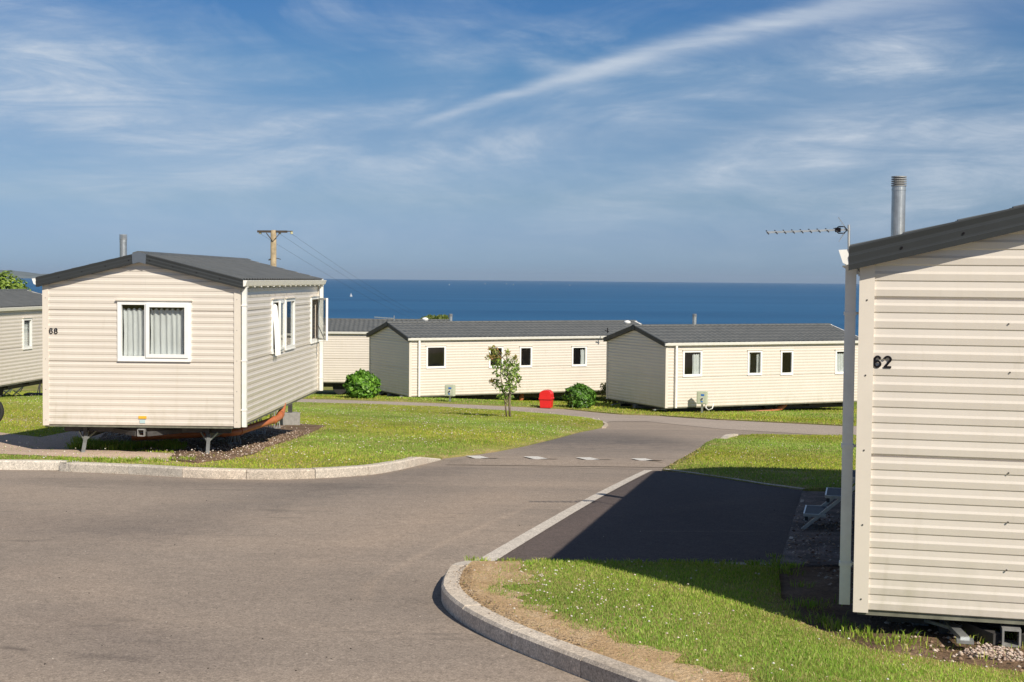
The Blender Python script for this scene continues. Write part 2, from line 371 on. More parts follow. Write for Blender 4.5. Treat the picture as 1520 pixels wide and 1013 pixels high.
# ground
bm = bmesh.new()
xs = [-3000, -1200, -600, -300, -150, -80, -50, -40]+[-36+2*i for i in range(37)]+[40, 50, 80, 150, 300, 600, 1200, 3000]
ys = [-60, -40, -20]+[-10+2*i for i in range(50)]+[95, 110, 130, 160, 200, 260, 330, 400, 480, 560, 650, 690]
gv = [[bm.verts.new((x, y, gzf(x, y)-.04)) for x in xs] for y in ys]
for j in range(len(ys)-1):
    for i in range(len(xs)-1): bm.faces.new((gv[j][i], gv[j][i+1], gv[j+1][i+1], gv[j+1][i]))
me = bpy.data.meshes.new('ground'); bm.to_mesh(me); bm.free()
for p in me.polygons: p.use_smooth = True
props(linkmesh('ground', me, 'turf'), kind='structure')
road = sheet('road', [(-60, -30), (60, -30)]+U[::-1], lambda x, y: gz(x, y), 'asphalt_road')
sheet('back_road', GP([(893, 631), (905, 626), (960, 626), (1068, 637), (1251, 648)])+[(22, 31), (60, 19), (60, 25.8)]+[(x, y-.02) for x, y in U[::-1][1:]]+[(-60, 48.4), (-25, 47.9)]+[(x, y-.1) for x, y in BL], lambda x, y: gz(x, y)+.006, 'asphalt_back')
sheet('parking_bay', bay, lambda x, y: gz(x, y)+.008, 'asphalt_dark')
sheet('edging_strip', edge, lambda x, y: gz(x, y)+.014, 'pale_edging')
sheet('lawn', lawnA, zA, 'turf', .5).name = 'lawn'
sheet('lawn', lawnB, zB, 'turf', .5)
sheet('lawn', lawnC, zC, 'turf', .25)
sheet('verge', [(-60, 75), (-60, 50.5)]+U[1:-1]+[(60, 26), (60, 75)], lambda x, y: gz(x, y)+.03, 'turf')
rim_in = [(x, y) for (x, y) in offset_line(KO, .128)[1:44]]; rim_out = []
for i, (x, y) in enumerate(offset_line(KO, .13)[1:44]):
    a = Vector(rim_in[max(i-1, 0)]); b = Vector(rim_in[min(i+1, 42)]); t = (b-a).normalized(); wd = (.10+.42*math.sin(PI*min(1, (i+1)/20))**.7+.05*math.sin(i*1.9)+.04*math.sin(i*.8)) if i < 12 else .36+.07*math.sin(i*1.3)+.05*math.sin(i*2.9)
    rim_out.append((x-t.y*wd, y+t.x*wd))
sheet('dry_turf', rim_in+rim_out[::-1], lambda x, y: zC(x, y)+.006, 'straw', .25)
sheet('bare_soil', soil62, zS, 'soil', .25)
sheet('gravel_strip', [soilL[0], soilL[1], (soilL[2][0]+.03, soilL[2][1]+.1), (3.3, 11.5), (3.9, 14), (4.9, 16.9)], lambda x, y: zS(x, y)+.012, 'gravel', .25)
sheet('bare_soil', soil68, lambda x, y: zA(x, y)+.012, 'soil', .5)
sheet('footpath', path68, lambda x, y: zA(x, y)+.006, 'sandy_path', .5)
# kerbs
def kerb(name, line, w, h, stone, m='concrete_kerb', flip=1, hf=None, gap=.008):
    pts = [Vector(p) for p in line]; cum = [0]
    for a, b in zip(pts[:-1], pts[1:]): cum.append(cum[-1]+(b-a).length)
    def at(s):
        s = max(0, min(cum[-1], s))
        for i in range(len(pts)-1):
            if s <= cum[i+1] or i == len(pts)-2:
                t = (s-cum[i])/(cum[i+1]-cum[i]+1e-9); return pts[i].lerp(pts[i+1], t)
    mb = MB(); s = 0
    while s < cum[-1]-.05:
        e = min(s+stone, cum[-1]); rows = []; dz = random.uniform(-.004, .004)
        k = 4
        for i in range(k+1):
            q = s+gap/2+(e-s-gap)*i/k; p = at(q); a = at(q-.05); b = at(q+.05); t = (b-a).normalized(); n = Vector((-t.y, t.x))*flip
            z = gzf(p.x, p.y); hh = (hf(q, cum[-1]) if hf else h)+dz
            bt = .02
            rows.append([(p.x, p.y, z-.12), (p.x, p.y, z+hh-bt), (p.x+n.x*bt*.8, p.y+n.y*bt*.8, z+hh), (p.x+n.x*w, p.y+n.y*w, z+hh), (p.x+n.x*w, p.y+n.y*w, z-.12)])
        vs = [v for r in rows for v in r]; fs = [(i*5+j, i*5+(j+1) % 5, (i+1)*5+(j+1) % 5, (i+1)*5+j) for i in range(k) for j in range(5)]
        fs += [(0, 1, 2, 3, 4), tuple(range(k*5, k*5+5))]
        mb.add(vs, fs); s = e
    o = mb.build(name, m); o['kind'] = 'structure'
    nv = len(o.data.vertices); ns = nv//25; sh_ = [random.uniform(.80, 1.04) for _ in range(ns+1)]; wm = [random.uniform(-.03, .03) for _ in range(ns+1)]
    at_ = o.data.attributes.new('tint', 'FLOAT_COLOR', 'POINT'); at_.data.foreach_set('color', [c for i in range(nv) for c in (sh_[i//25]+wm[i//25], sh_[i//25], sh_[i//25]-wm[i//25], 1)])
    return o
kerb('kerb', KA, .13, .125, .915, hf=lambda s, L: .125*min(1, .15+(L-s)/1.6))
kerb('kerb', KO, .13, .12, .78, hf=lambda s, L: min(.12, .045+s*.10))
kerb('kerb', smoothline(GP([(1088, 650.5), (1076, 652), (1069, 657)]), 3)[::1], .13, .10, .6)
kerb('kerb', [(x, y-.06) for x, y in BL[2:]]+GP([(897, 632), (893, 636)]), .1, .05, .9, m='concrete_kerb')
kerb('kerb', GP([(728, 841.5), (900, 842.5), (1050, 843.5), (1152, 844.5)]), .05, .035, .9)
kerb('kerb', [soilL[0], soilL[1], soilL[2]], .05, .05, .9)
kerb('kerb', bayT, .05, .03, .9)
# speed hump
ha = Vector(G(668, 686)); hb = Vector(G(990, 690)); hd = (hb-ha).normalized(); hn = Vector((-hd.y, hd.x)); HW = .75
def hz(t): return .006+.05*(math.cos(PI*t)*.5+.5)**.8 if abs(t) < 1 else .006
mb = MB(); nu, nv_ = 20, 16; vs = []
for i in range(nu+1):
    for j in range(nv_+1):
        t = -1+2*j/nv_; p = ha.lerp(hb, i/nu)+hn*HW*t; e = min(1, min(i, nu-i)/1.5); vs.append((p.x, p.y, gzf(p.x, p.y)+.004+(hz(t)-.004)*e))
mb.add(vs, [(i*(nv_+1)+j, i*(nv_+1)+j+1, (i+1)*(nv_+1)+j+1, (i+1)*(nv_+1)+j) for i in range(nu) for j in range(nv_)])
o = mb.build('speed_hump', 'asphalt_road', smooth=True); o['kind'] = 'structure'
for k, (xa, ya, xb, yb) in enumerate([(704, 678.5, 728, 685), (790, 679.5, 816, 686), (868, 681, 898, 687.5), (950, 682.5, 974, 688)]):
    a = Vector(G(xa, ya)); b = Vector(G(xb, yb)); d = (b-a).normalized(); n = Vector((-d.y, d.x)); vs = []; a = a-d*.12; b = b+d*.12
    for i in range(9):
        for sgn in (-.5, .5):
            p = a.lerp(b, i/8)+n*sgn*.25; t = (p-ha).dot(hn)/HW; vs.append((p.x, p.y, gzf(p.x, p.y)+hz(t)+.008))
    mk = MB().add(vs, [(2*i, 2*i+1, 2*i+3, 2*i+2) for i in range(8)]).build('road_marking', 'road_paint'); mk['kind'] = 'structure'
# water, far coast
mb = MB(); SEA = CZ-80
def cgrid(name, x0, x1, y0, y1, z, m):
    mb = MB(); xs_ = np.linspace(x0, x1, 25); ys_ = list(np.linspace(y0, y1, 25)); vs = [(x, y, z) for y in ys_ for x in xs_]
    mb.add(vs, [(j*25+i, j*25+i+1, (j+1)*25+i+1, (j+1)*25+i) for j in range(24) for i in range(24)]); o = mb.build(name, m); o['kind'] = 'structure'; return o
m, nt, b = mat('sea'); v = coord(nt, (1, 1, 1))
w1 = noise(nt, .05, 6, .65, coord(nt, (1, 1.6, 1))); w2 = noise(nt, .0011, 5, .6, coord(nt, (.35, 1.5, 1)))
w3 = noise(nt, .006, 6, .7, coord(nt, (.25, 1.6, 1)))
c = ramp(nt, w2, [(.35, (.024, .098, .215)), (.65, (.034, .13, .27))])
c = mixc(nt, ramp(nt, w3, [(.56, 0.), (.70, .40)]), c, (.05, .17, .32))
nt.links.new(c, b.inputs['Base Color']); b.inputs['Roughness'].default_value = .5; b.inputs['Specular IOR Level'].default_value = .12; b.inputs['IOR'].default_value = 1.33
bump(nt, b, w1, .8, 3.); MT['sea'] = m
cgrid('sea', -60000, 60000, 100, 72000, SEA, 'sea')
simple('coast_land', (.10, .12, .12), .95, var=.3, vscale=.0006)
def ridge(name, pts, depth, m, base):
    mb = MB(); vs = []; n = len(pts)
    for (x, y, h) in pts: vs += [(x, y, base-5), (x, y+depth*.06, base+h*.45), (x, y+depth*.3, base+h*.9), (x, y+depth*.6, base+h), (x, y+depth, base-5)]
    fs = [(i*5+j, i*5+j+1, (i+1)*5+j+1, (i+1)*5+j) for i in range(n-1) for j in range(4)]+[(0, 1, 2, 3, 4), tuple(range((n-1)*5, n*5))]
    o = mb.add(vs, fs).build(name, m, smooth=False); o['kind'] = 'structure'; return o
pts = []
for i in range(60):
    px = -420+i*9.2; Y = 30000; h = 165+26*math.sin(i*.35)+14*math.sin(i*.83+1)+6*math.sin(i*2.1)
    if px > 20: h -= (px-20)*1.2
    pts.append((P(px, 400, Y).x, Y+400*math.sin(i*.5), max(h, 4)))
ridge('far_coast', pts, 1500, 'coast_land', SEA)
# ---------------------------------------------------------------- static caravans
def clad(mb_fn, u0_, u1_, zt, holes, seams, parent, gable=None, pitch=None, name='wall', m='cladding'):
    p = .0985; zs = [(0., 0.)]; z = 0.
    k = 0
    while z < zt:
        nxt = z+p
        zs += [(z+.006, .0065), (z+.046, .0100), (z+.062, .0030), (nxt-.0005, .0)]
        for s in seams:
            if z < s < nxt: zs += [(nxt-.017, .001), (nxt-.016, -.012), (nxt-.003, -.012), (nxt-.002, 0)]
        z = nxt
    zs = [q for q in zs if q[0] < zt]; zs.append((zt, .0)); zs.sort()
    zv = sorted(set([q[0] for q in zs]+[h for H in holes for h in (H[2], H[3])])); za = [q[0] for q in zs]; oa = [q[1] for q in zs]
    us = sorted(set([u0_, u1_]+[h for H in holes for h in (H[0], H[1])]))
    bm = bmesh.new(); V = {}
    for i, u in enumerate(us):
        for j, zz in enumerate(zv): V[i, j] = bm.verts.new((u, zz, float(np.interp(zz, za, oa))))
    for i in range(len(us)-1):
        for j in range(len(zv)-1):
            uc = (us[i]+us[i+1])/2; zc = (zv[j]+zv[j+1])/2
            if any(H[0] < uc < H[1] and H[2] < zc < H[3] for H in holes): continue
            bm.faces.new((V[i, j], V[i+1, j], V[i+1, j+1], V[i, j+1]))
    if gable:
        H_, rise, W_ = gable
        for sg in (-1, 1):
            nrm = Vector((sg*rise, W_/2, 0)).normalized()
            bmesh.ops.bisect_plane(bm, geom=list(bm.verts)+list(bm.edges)+list(bm.faces), dist=1e-5, plane_co=(W_/2, H_+rise, 0), plane_no=nrm, clear_outer=True)
    bmesh.ops.delete(bm, geom=[v for v in bm.verts if not v.link_faces], context='VERTS')
    for v in bm.verts: v.co = Vector(mb_fn(v.co.x, v.co.y, v.co.z))
    bmesh.ops.recalc_face_normals(bm, faces=bm.faces)
    me = bpy.data.meshes.new(name); bm.to_mesh(me); bm.free()
    return linkmesh(name, me, m, parent)
def curtain(fn, u0_, u1_, z0, z1, parent, o=-.07, amp=.014, wave=.085, out=None):
    n = max(6, int((u1_-u0_)/.012)); rows = [z0, z0+(z1-z0)*.5, z1-.05, z1]; vs = []
    for j, z in enumerate(rows):
        for i in range(n+1):
            u = u0_+(u1_-u0_)*i/n; a = amp*(1.15 if j < 3 else .6)
            oo = o+a*math.sin(2*PI*u/wave+.8*math.sin(u*9)+.25*j)+(0 if out is None else out[j])
            vs.append((u+.01*math.sin(i*.7+j)*(j < 2), z+(.018*math.sin(2*PI*u/wave) if j == 3 else 0), oo))
    mb = MB(fn).add(vs, [(j*(n+1)+i, j*(n+1)+i+1, (j+1)*(n+1)+i+1, (j+1)*(n+1)+i) for j in range(3) for i in range(n)])
    return mb.build('curtain', 'curtain_cloth', parent, smooth=True, norm=False)
def window(root, fn, H, split=None, curt=(), open_=False, t=.05, sash=None, drip=True):
    a, b, c, d = H; fr = MB(fn)
    def ring(a, b, c, d, t, o0, o1):
        fr.box((a, c, o0), (b, c+t, o1)); fr.box((a, d-t, o0), (b, d, o1)); fr.box((a, c+t, o0), (a+t, d-t, o1)); fr.box((b-t, c+t, o0), (b, d-t, o1))
    ring(a-.012, b+.012, c-.012, d+.012, t+.012, -.05, .026)
    cells = [(a+t, b-t)]
    if split:
        s = a+(b-a)*split; fr.box((s-.022, c+t, -.05), (s+.022, d-t, .024)); cells = [(a+t, s-.022), (s+.022, b-t)]
    if sash is not None:
        q = cells[sash]; ring(q[0]-.02, q[1]+.02, c+t-.02, d-t+.02, .055, .027, .045)
    w = fr.build('window', 'white_upvc', root)
    if drip: MB(fn).box((a-.035, d+.012, 0), (b+.035, d+.028, .05)).build('drip_bar', 'trim_cream', w)
    MB(fn).box((a-.01, c-.03, .0), (b+.01, c-.0125, .035)).build('sill', 'white_upvc', w)
    if not open_:
        for q in cells: MB(fn).box((q[0], c+t, -.012), (q[1], d-t, -.006)).build('pane', 'glass', w)
    for (k0, k1) in curt:
        curtain(fn, a+t+(b-a-2*t)*k0, a+t+(b-a-2*t)*k1, c+.03, d-t-.07, w)
    return w
TANP = .245
def caravan(name, loc, rz, W, L, H, label, wins, seams=(.985, 1.96), front_wins=(), group='cream static caravans on the site', cap='fascia_dark', gut_right=True, gut_left=False, pipes=(), number=None, legs=True, wheel=True, hitch=None, lpipes=None, rear=True, bigfascia=.165, detail=True):
    root = empty(name, loc, rz, label, 'caravan', group)
    rise = TANP*W/2
    front = lambda u, z, o: (u, -o, z)
    back = lambda u, z, o: (u, L+o, z)
    right = lambda u, z, o: (W+o, u, z)
    left = lambda u, z, o: (-o, u, z)
    clad(front, .0, W, H+rise, [w['H'] for w in front_wins], seams, root, (H, rise, W))
    clad(back, .0, W, H+rise, [], seams, root, (H, rise, W))
    clad(right, .0, L, H, [w['H'] for w in wins], seams, root)
    clad(left, .0, L, H, [], seams, root)
    for w in front_wins: window(root, front, **w)
    for w in wins:
        window(root, right, **w)
    # corner trims
    for (cx, cy, sx, sy) in ((0, 0, -1, -1), (W, 0, 1, -1), (0, L, -1, 1), (W, L, 1, 1)):
        mb = MB(); t = .018; wd = .075
        mb.box((min(cx+sx*t, cx-sx*wd), min(cy, cy+sy*t), -.015), (max(cx+sx*t, cx-sx*wd), max(cy, cy+sy*t), H+.005))
        mb.box((min(cx, cx+sx*t), min(cy-sy*.001, cy-sy*wd), -.015), (max(cx, cx+sx*t), max(cy-sy*.001, cy-sy*wd), H+.005))
        mb.build('corner_trim', 'trim_cream', root)
        if detail and sy < 0:
            for q in range(5):
                z = .07+q*.47; xc = cx-sx*.03
                MB().tube([(xc, cy-t-.0005, z), (xc, cy-t-.004, z)], .0055, 6).build('screw', 'dark_steel', root)
    # floor, ceiling, interior
    MB().box((.01, .01, -.034), (W-.01, L-.01, -.0)).build('floor', 'under_board', root)
    it = MB(); z1 = H-.02
    it.add([(.06, .06, .02), (W-.06, .06, .02), (W-.06, L-.06, .02), (.06, L-.06, .02), (.06, .06, z1), (W-.06, .06, z1), (W-.06, L-.06, z1), (.06, L-.06, z1)],
           [(0, 1, 2, 3), (0, 3, 7, 4)])
    it.add([(W-1.15, .6, .03), (W-1.15, L-.3, .03), (W-1.15, L-.3, z1), (W-1.15, .6, z1)], [(0, 1, 2, 3)])
    it.build('lining', 'interior_wall', root, norm=False)
    # roof
    oh = .10; ohe = .085; th = .03
    for sd in (-1, 1):
        ny = int((L+2*oh)/.05); mb = MB(); vs = []; steps = 6
        cs = []
        hw = W/2+ohe
        for k in range(steps):
            cs += [(hw*k/steps, -k*0), (hw*(k+1)/steps-.004, .010)]
        ys_ = [-oh+(L+2*oh)*i/ny for i in range(ny+1)]
        nc = len(cs)
        for i, y in enumerate(ys_):
            r = (0, .018, .020, .003)[i % 4]
            for (d, dz) in cs: vs.append((W/2+sd*d, y, H+rise+.035-TANP*d+r+dz*.9))
        for i in range(ny):
            for j in range(nc-1): mb.f.append((i*nc+j, i*nc+j+1, (i+1)*nc+j+1, (i+1)*nc+j))
        mb.v = vs
        k = len(mb.v)      # underside
        mb.v += [(W/2, -oh, H+rise), (W/2+sd*hw, -oh, H+rise-TANP*hw), (W/2+sd*hw, L+oh, H+rise-TANP*hw), (W/2, L+oh, H+rise)]
        mb.f.append((k, k+1, k+2, k+3))
        o = mb.build('roof', 'roof_tile', root, norm=False)
    rc = MB()
    n = int((L+.2)/.3)
    for i in range(n):
        ya = -oh+(L+2*oh)*i/n; yb = -oh+(L+2*oh)*(i+1)/n-.012
        a = lambda x, z, y=ya: (W/2+x, y, H+rise+.055+z); b_ = lambda x, z, y=yb: (W/2+x, y, H+rise+.055+z)
        rc.prism([(-.11, -.028), (-.10, -.004), (-.03, .018), (.03, .018), (.10, -.004), (.11, -.028), (0, 0)], a, b_)
    rc.build('ridge_cap', 'roof_tile', root)
    prof = [(0, .022), (.113, .022), (.116, .012), (.107, -.022), (.107, -.036), (.113, -.042), (.108, -.078), (.108, -.088), (.112, -.093), (.106, -.126), (.0, -.126)]
    for (yy, sy) in ((0, -1), (L, 1)):
        for sd in (-1, 1):
            hw = W/2+ohe
            a = lambda o, z: (W/2+sd*.0, yy+sy*o, H+rise+.03+z); b_ = lambda o, z: (W/2+sd*hw, yy+sy*o, H+rise+.03-TANP*hw+z)
            fo = MB().prism(prof, a, b_).build('fascia', 'fascia_dark' if sy < 0 else 'white_gutter', root)
            if detail and sy < 0:
                for q in range(8):
                    d = .16+q*.36
                    if d < hw:
                        z = H+rise+.03-TANP*d-.062; MB().tube([(W/2+sd*d, yy-.108, z), (W/2+sd*d, yy-.116, z)], .0075, 8).build('screw', 'black_plastic', fo)
        a = lambda x, z: (W/2+x, yy+sy*.121, H+rise+z); b_ = lambda x, z: (W/2+x, yy+sy*.0, H+rise+z)
        MB().prism([(-.11, .03), (0, .06), (.11, .03), (.10, -.122), (0, -.098), (-.10, -.122)], a, b_).build('apex_cap', cap if sy < 0 else 'white_gutter', root)
    # gutters
    for sd, on in ((1, gut_right), (-1, gut_left)):
        if not on: continue
        x0 = W+ohe-.02 if sd > 0 else -ohe+.02
        zz = H+rise-TANP*(W/2+ohe)
        pr = [(0, .035), (0, -.055), (.03, -.062), (.055, -.05), (.082, .03), (.074, .03), (.05, -.035), (.012, -.045), (.010, .035)]
        a = lambda x, z: (x0+sd*x, -.10, zz+z); b_ = lambda x, z: (x0+sd*x, L+.12, zz+z)
        g_ = MB().prism(pr, a, b_)
        pe = [(0, .035), (0, -.055), (.03, -.062), (.055, -.05), (.082, .03)]
        g_.prism(pe, lambda x, z: (x0+sd*x, -.106, zz+z), lambda x, z: (x0+sd*x, -.101, zz+z))
        g_.prism(pe, lambda x, z: (x0+sd*x, L+.121, zz+z), lambda x, z: (x0+sd*x, L+.126, zz+z))
        go = g_.build('gutter', 'white_gutter', root)
        n = int(L/.5) if detail else -1
        for i in range(n+1):
            y = .1+(L-.2)*i/n; MB().box((min(x0+sd*.0, x0+sd*.06), y-.012, zz-.075), (max(x0, x0+sd*.06), y+.012, zz-.064)).build('bracket', 'white_gutter', go)
        MB().box((W+.003 if sd > 0 else -.03, 0, H-.10), (W+.03 if sd > 0 else -.003, L, H-.004)).build('soffit_shade', 'grey_steel', root)  # grey soffit band, its colour stands in for the shading under the gutter
        for py in (pipes if sd > 0 or lpipes is None else lpipes):
            q = MB(); xc = (W+ohe-.012) if sd > 0 else -ohe+.012
            q.box((xc-.034, py-.034, .0-.01), (xc+.034, py+.034, zz-.05))
            po = q.build('downpipe', 'white_gutter', root)
            for z in (.24, 1.0+.0, 1.85): cl = MB(); cl.box((xc-.040, py-.04, z), (xc+.040, py+.04, z+.022)); cl.box((min(xc, xc-sd*.075), py-.012, z+.005), (max(xc, xc-sd*.075), py+.012, z+.02)); cl.build('clip', 'white_gutter', po)
    # chassis
    ch = MB()
    for x in (.55, W-.55): ch.box((x-.03, .25, -.24), (x+.03, L-.2, -.036))
    for i in range(int(L/1.4)+1):
        y = .35+1.4*i
        if y < L-.2: ch.box((.2, y-.025, -.14), (W-.2, y+.025, -.037))
    ch.build('chassis', 'dark_steel', root)
    for x in (.55, W-.55):
        hc = hitch or W/2; xx = hc+(-.08 if x < W/2 else .08); x = hc+(-.55 if x < W/2 else .55) if hitch else x
        MB().bar((x, .7, -.10), (xx, .0, -.13), .06, .07).build('drawbar', 'dark_steel', root)
    hk = MB(); t = .012; c0 = hitch or W/2
    hk.box((c0-.055, -.04, -.165), (c0+.055, .1, -.165+t)); hk.box((c0-.055, -.04, -.055-t), (c0+.055, .1, -.055)); hk.box((c0-.055, -.04, -.165+t), (c0-.055+t, .1, -.055-t)); hk.box((c0+.055-t, -.04, -.165+t), (c0+.055, .1, -.055-t))
    hk.build('tow_hitch', 'grey_steel', root)
    R = Matrix.Rotation(rz, 3, 'Z')
    def gl_(x, y):
        p = R @ Vector((x, y, 0)); return gzf(loc[0]+p.x, loc[1]+p.y)-loc[2]
    if legs:
        for (x, y, dy) in ((.55, .35, -.50), (W-.55, .35, -.50), (.55, L-.4, .3), (W-.55, L-.4, .3))[:4 if rear else 2]:
            z = gl_(x, y+dy)+.11; mb = MB(); sx = .1 if x < W/2 else .1
            mb.bar((x, y, -.10), (x+sx, y+dy, z), .055, .03); mb.bar((x-.13, y, -.12), (x+sx*.4, y+dy*.5, (z-.1)/2), .02, .02); mb.bar((x+.15, y, -.12), (x+sx*.4, y+dy*.5, (z-.1)/2), .02, .02)
            mb.box((x+sx-.05, y+dy-.04, z-.02), (x+sx+.05, y+dy+.04, z)); mb.build('leg', 'galvanised', root)
    if wheel:
        for x in (.42, W-.42):
            r = .30; y = L*.55; zc = max(gl_(x, y)+.05+r, -.55)
            wb = MB(); n = 20; vs = []
            pr = [(-.09, r-.06), (-.09, r-.015), (-.07, r), (.07, r), (.09, r-.015), (.09, r-.06)]
            for k in range(n):
                t = 2*PI*k/n
                for (px_, rr) in pr: vs.append((x+px_, y+rr*math.cos(t), zc+rr*math.sin(t)))
            q = len(pr)
            wb.add(vs, [(k*q+j, k*q+j+1, ((k+1) % n)*q+j+1, ((k+1) % n)*q+j) for k in range(n) for j in range(q-1)]+[tuple(k*q for k in range(n)), tuple(k*q+q-1 for k in range(n))])
            wb.build('wheel', 'tyre_rubber', root)
        MB().bar((.42, L*.55, -.38), (W-.42, L*.55, -.38), .06).build('axle', 'dark_steel', root)
    return root
def locpix(loc, rz, px, py, side, W):
    """pixel -> (u,z) on the front (x-z) or right (y-z) wall of a caravan"""
    R = Matrix.Rotation(-rz, 3, 'Z'); o = R @ (CAM-Vector(loc)); d = R @ ray(px, py)
    if side == 'right': t = (W-o.x)/d.x; p = o+d*t; return p.y, p.z
    t = (0-o.y)/d.y; p = o+d*t; return p.x, p.z
def winpix(loc, rz, W, side, x0, y0, x1, y1, zz=None, **kw):
    a, z1 = locpix(loc, rz, x0, y0, side, W); b, z2 = locpix(loc, rz, x1, y1, side, W)
    _, z1b = locpix(loc, rz, x1, y0, side, W)
    top = (z1+z1b)/2; lo = locpix(loc, rz, (x0+x1)/2, y1, side, W)[1]
    if zz: lo, top = zz
    return dict(H=(a, b, lo, top), **kw)
def digits(txt, x0, z0, h, parent, wt=.165, y0=-.0145):
    arc = lambda cx, cz, rx, rz_, a, b, n: [(cx+rx*math.cos(math.radians(a+(b-a)*k/n)), cz+rz_*math.sin(math.radians(a+(b-a)*k/n))) for k in range(n+1)]
    G_ = {'2': [arc(.29, .70, .195, .215, 172, -38, 18)+[(.30, .36), (.12, .085)], [(.05, .085), (.53, .085)]],
          '6': [arc(.29, .31, .195, .225, 0, 360, 28), [(.095, .33), (.095, .52)]+arc(.30, .56, .205, .355, 165, 28, 14)],
          '8': [arc(.29, .715, .165, .20, 0, 360, 26), arc(.29, .29, .20, .21, 0, 360, 28)]}
    for k, ch in enumerate(txt):
        mb = MB(); ox = x0+k*h*.66*1.2
        for q, st in enumerate(G_[ch]):
            L = [Vector((p[0], p[1])) for p in st]; n = len(L); closed = (L[0]-L[-1]).length < 1e-4; vs = []; yy = y0-.0003*q
            for m_ in range(n):
                a = L[m_-1] if m_ else (L[-2] if closed else L[0]); b = L[m_+1] if m_ < n-1 else (L[1] if closed else L[-1])
                t = (b-a).normalized(); nn_ = Vector((-t.y, t.x))*wt/2
                for p in (L[m_]+nn_, L[m_]-nn_): vs += [(ox+p.x*h*1.2, yy-.002, z0+p.y*h), (ox+p.x*h*1.2, y0+.004, z0+p.y*h)]
            fs = []
            for m_ in range(n-1):
                c0, c1 = m_*4, (m_+1)*4; fs += [(c0, c0+2, c1+2, c1), (c0+1, c1+1, c1+3, c0+3), (c0, c1, c1+1, c0+1), (c0+2, c0+3, c1+3, c1+2)]
            if not closed: fs += [(0, 1, 3, 2), ((n-1)*4, (n-1)*4+2, (n-1)*4+3, (n-1)*4+1)]
            mb.add(vs, fs)
        mb.build('digit', 'black_plastic', parent)
# -- caravan 68
H68 = 2.235; W68 = 3.02; rz68 = -.03
fl = P(66, 630, 21.86); loc68 = tuple(fl)
wf = winpix(loc68, rz68, W68, 'front', 176, 448, 283, 534, split=.385, sash=1, curt=[(0.01, .36), (.42, .95)], t=.05)
zz = (wf['H'][2], wf['H'][3])
W1 = winpix(loc68, rz68, W68, 'right', 403, 444, 419, 525, zz=zz, open_=True, t=.045)
W2 = winpix(loc68, rz68, W68, 'right', 423, 444, 436, 515, zz=zz, t=.045)
W3 = winpix(loc68, rz68, W68, 'right', 461, 444, 474, 503, zz=zz, open_=True, t=.045)
L68 = 7.3
v68 = caravan('static_caravan', loc68, rz68, W68, L68, H68, 'cream static caravan numbered 68 with a two-pane curtained front window', [W1, W2, W3], seams=(.985, 1.77), front_wins=[wf], pipes=(.06, L68-.05), cap='cap_blue', gut_left=True, lpipes=(), rear=False, wheel=False)
zn = locpix(loc68, rz68, 73, 496, 'front', W68)
digits('68', zn[0], zn[1], .094, v68, .13)
s = locpix(loc68, rz68, 206, 621.5, 'front', W68)
MB().box((s[0], -.0175, s[1]), (s[0]+.125, -.015, s[1]+.04)).build('sticker', 'sticker_yellow', v68)
MB().box((s[0]+.02, -.0175, s[1]-.07), (s[0]+.105, -.015, s[1]-.02)).build('sticker', 'sticker_blue', v68)
# open sashes of 68
def open_sash(root, W, H, b, ang, w, t=.04):
    a, _, c, d = H; b += .03
    # hinge at far edge; free end swings outward and back towards the camera
    ca, sa = math.cos(ang), math.sin(ang)
    fn = lambda u, z, o: (W+.03+u*sa+o*ca, b-.03-u*ca+o*sa, z)
    mb = MB(fn); c += .02; d -= .02
    mb.box((0, c, -.02), (w, c+t, .02)); mb.box((0, d-t, -.02), (w, d, .02)); mb.box((0, c+t, -.02), (t, d-t, .02)); mb.box((w-t, c+t, -.02), (w, d-t, .02))
    o = mb.build('casement', 'white_upvc', root); MB(fn).box((t, c+t, -.004), (w-t, d-t, .004)).build('pane', 'glass', o)
    MB(fn).bar((w*.1, c+.3, -.03), (w*.9, c+.02, -.03), .012).build('stay', 'grey_steel', o)
hb_ = locpix(loc68, rz68, 470.5, 470, 'right', W68)[0]
open_sash(v68, W68, W3['H'], hb_, .50, .52); open_sash(v68, W68, W1['H'], W1['H'][1]-.03, .05, .50)
a, b_, c_, d_ = W1['H']
curtain(lambda u, z, o: (W68+o, u, z), a+.04, a+(b_-a)*.34, c_-.06, d_-.06, v68, o=0., amp=.03, wave=.14, out=[.07, .04, 0, -.03])
a, b_, c_, d_ = W3['H']
curtain(lambda u, z, o: (W68+o, u, z), a+.05, a+(b_-a)*.35, c_+.05, d_-.06, v68, o=-.05)
# flue
def flue(root, x, y, z0, z1, r=.065, label=None):
    mb = MB(); mb.lathe([(r*1.15, z0), (r*1.15, z0+.06), (r, z0+.061), (r, z0+.10), (r*1.05, z0+.105), (r*1.05, z0+.115), (r, z0+.12), (r, z1-.14), (r*1.04, z1-.139), (r*1.04, z1-.12), (r, z1-.119), (r, z1-.10)], (x, y, 0), 24)
    o = mb.build('flue', 'galvanised', root, smooth=False)
    q = MB()
    for k in range(5): q.lathe([(r*.9, z1-.10+k*.02), (r*1.1, z1-.098+k*.02), (r*1.1, z1-.088+k*.02), (r*.9, z1-.086+k*.02)], (x, y, 0), 24)
    q.build('cowl', 'grey_steel', o)
    return o
def loc_of(root, loc, rz, px, py, Y):
    p = P(px, py, Y)-Vector(loc); return Matrix.Rotation(-rz, 3, 'Z') @ p
q = loc_of(v68, loc68, rz68, 183, 348, 25.0); flue(v68, q.x, q.y, q.z-.65, q.z, .062)
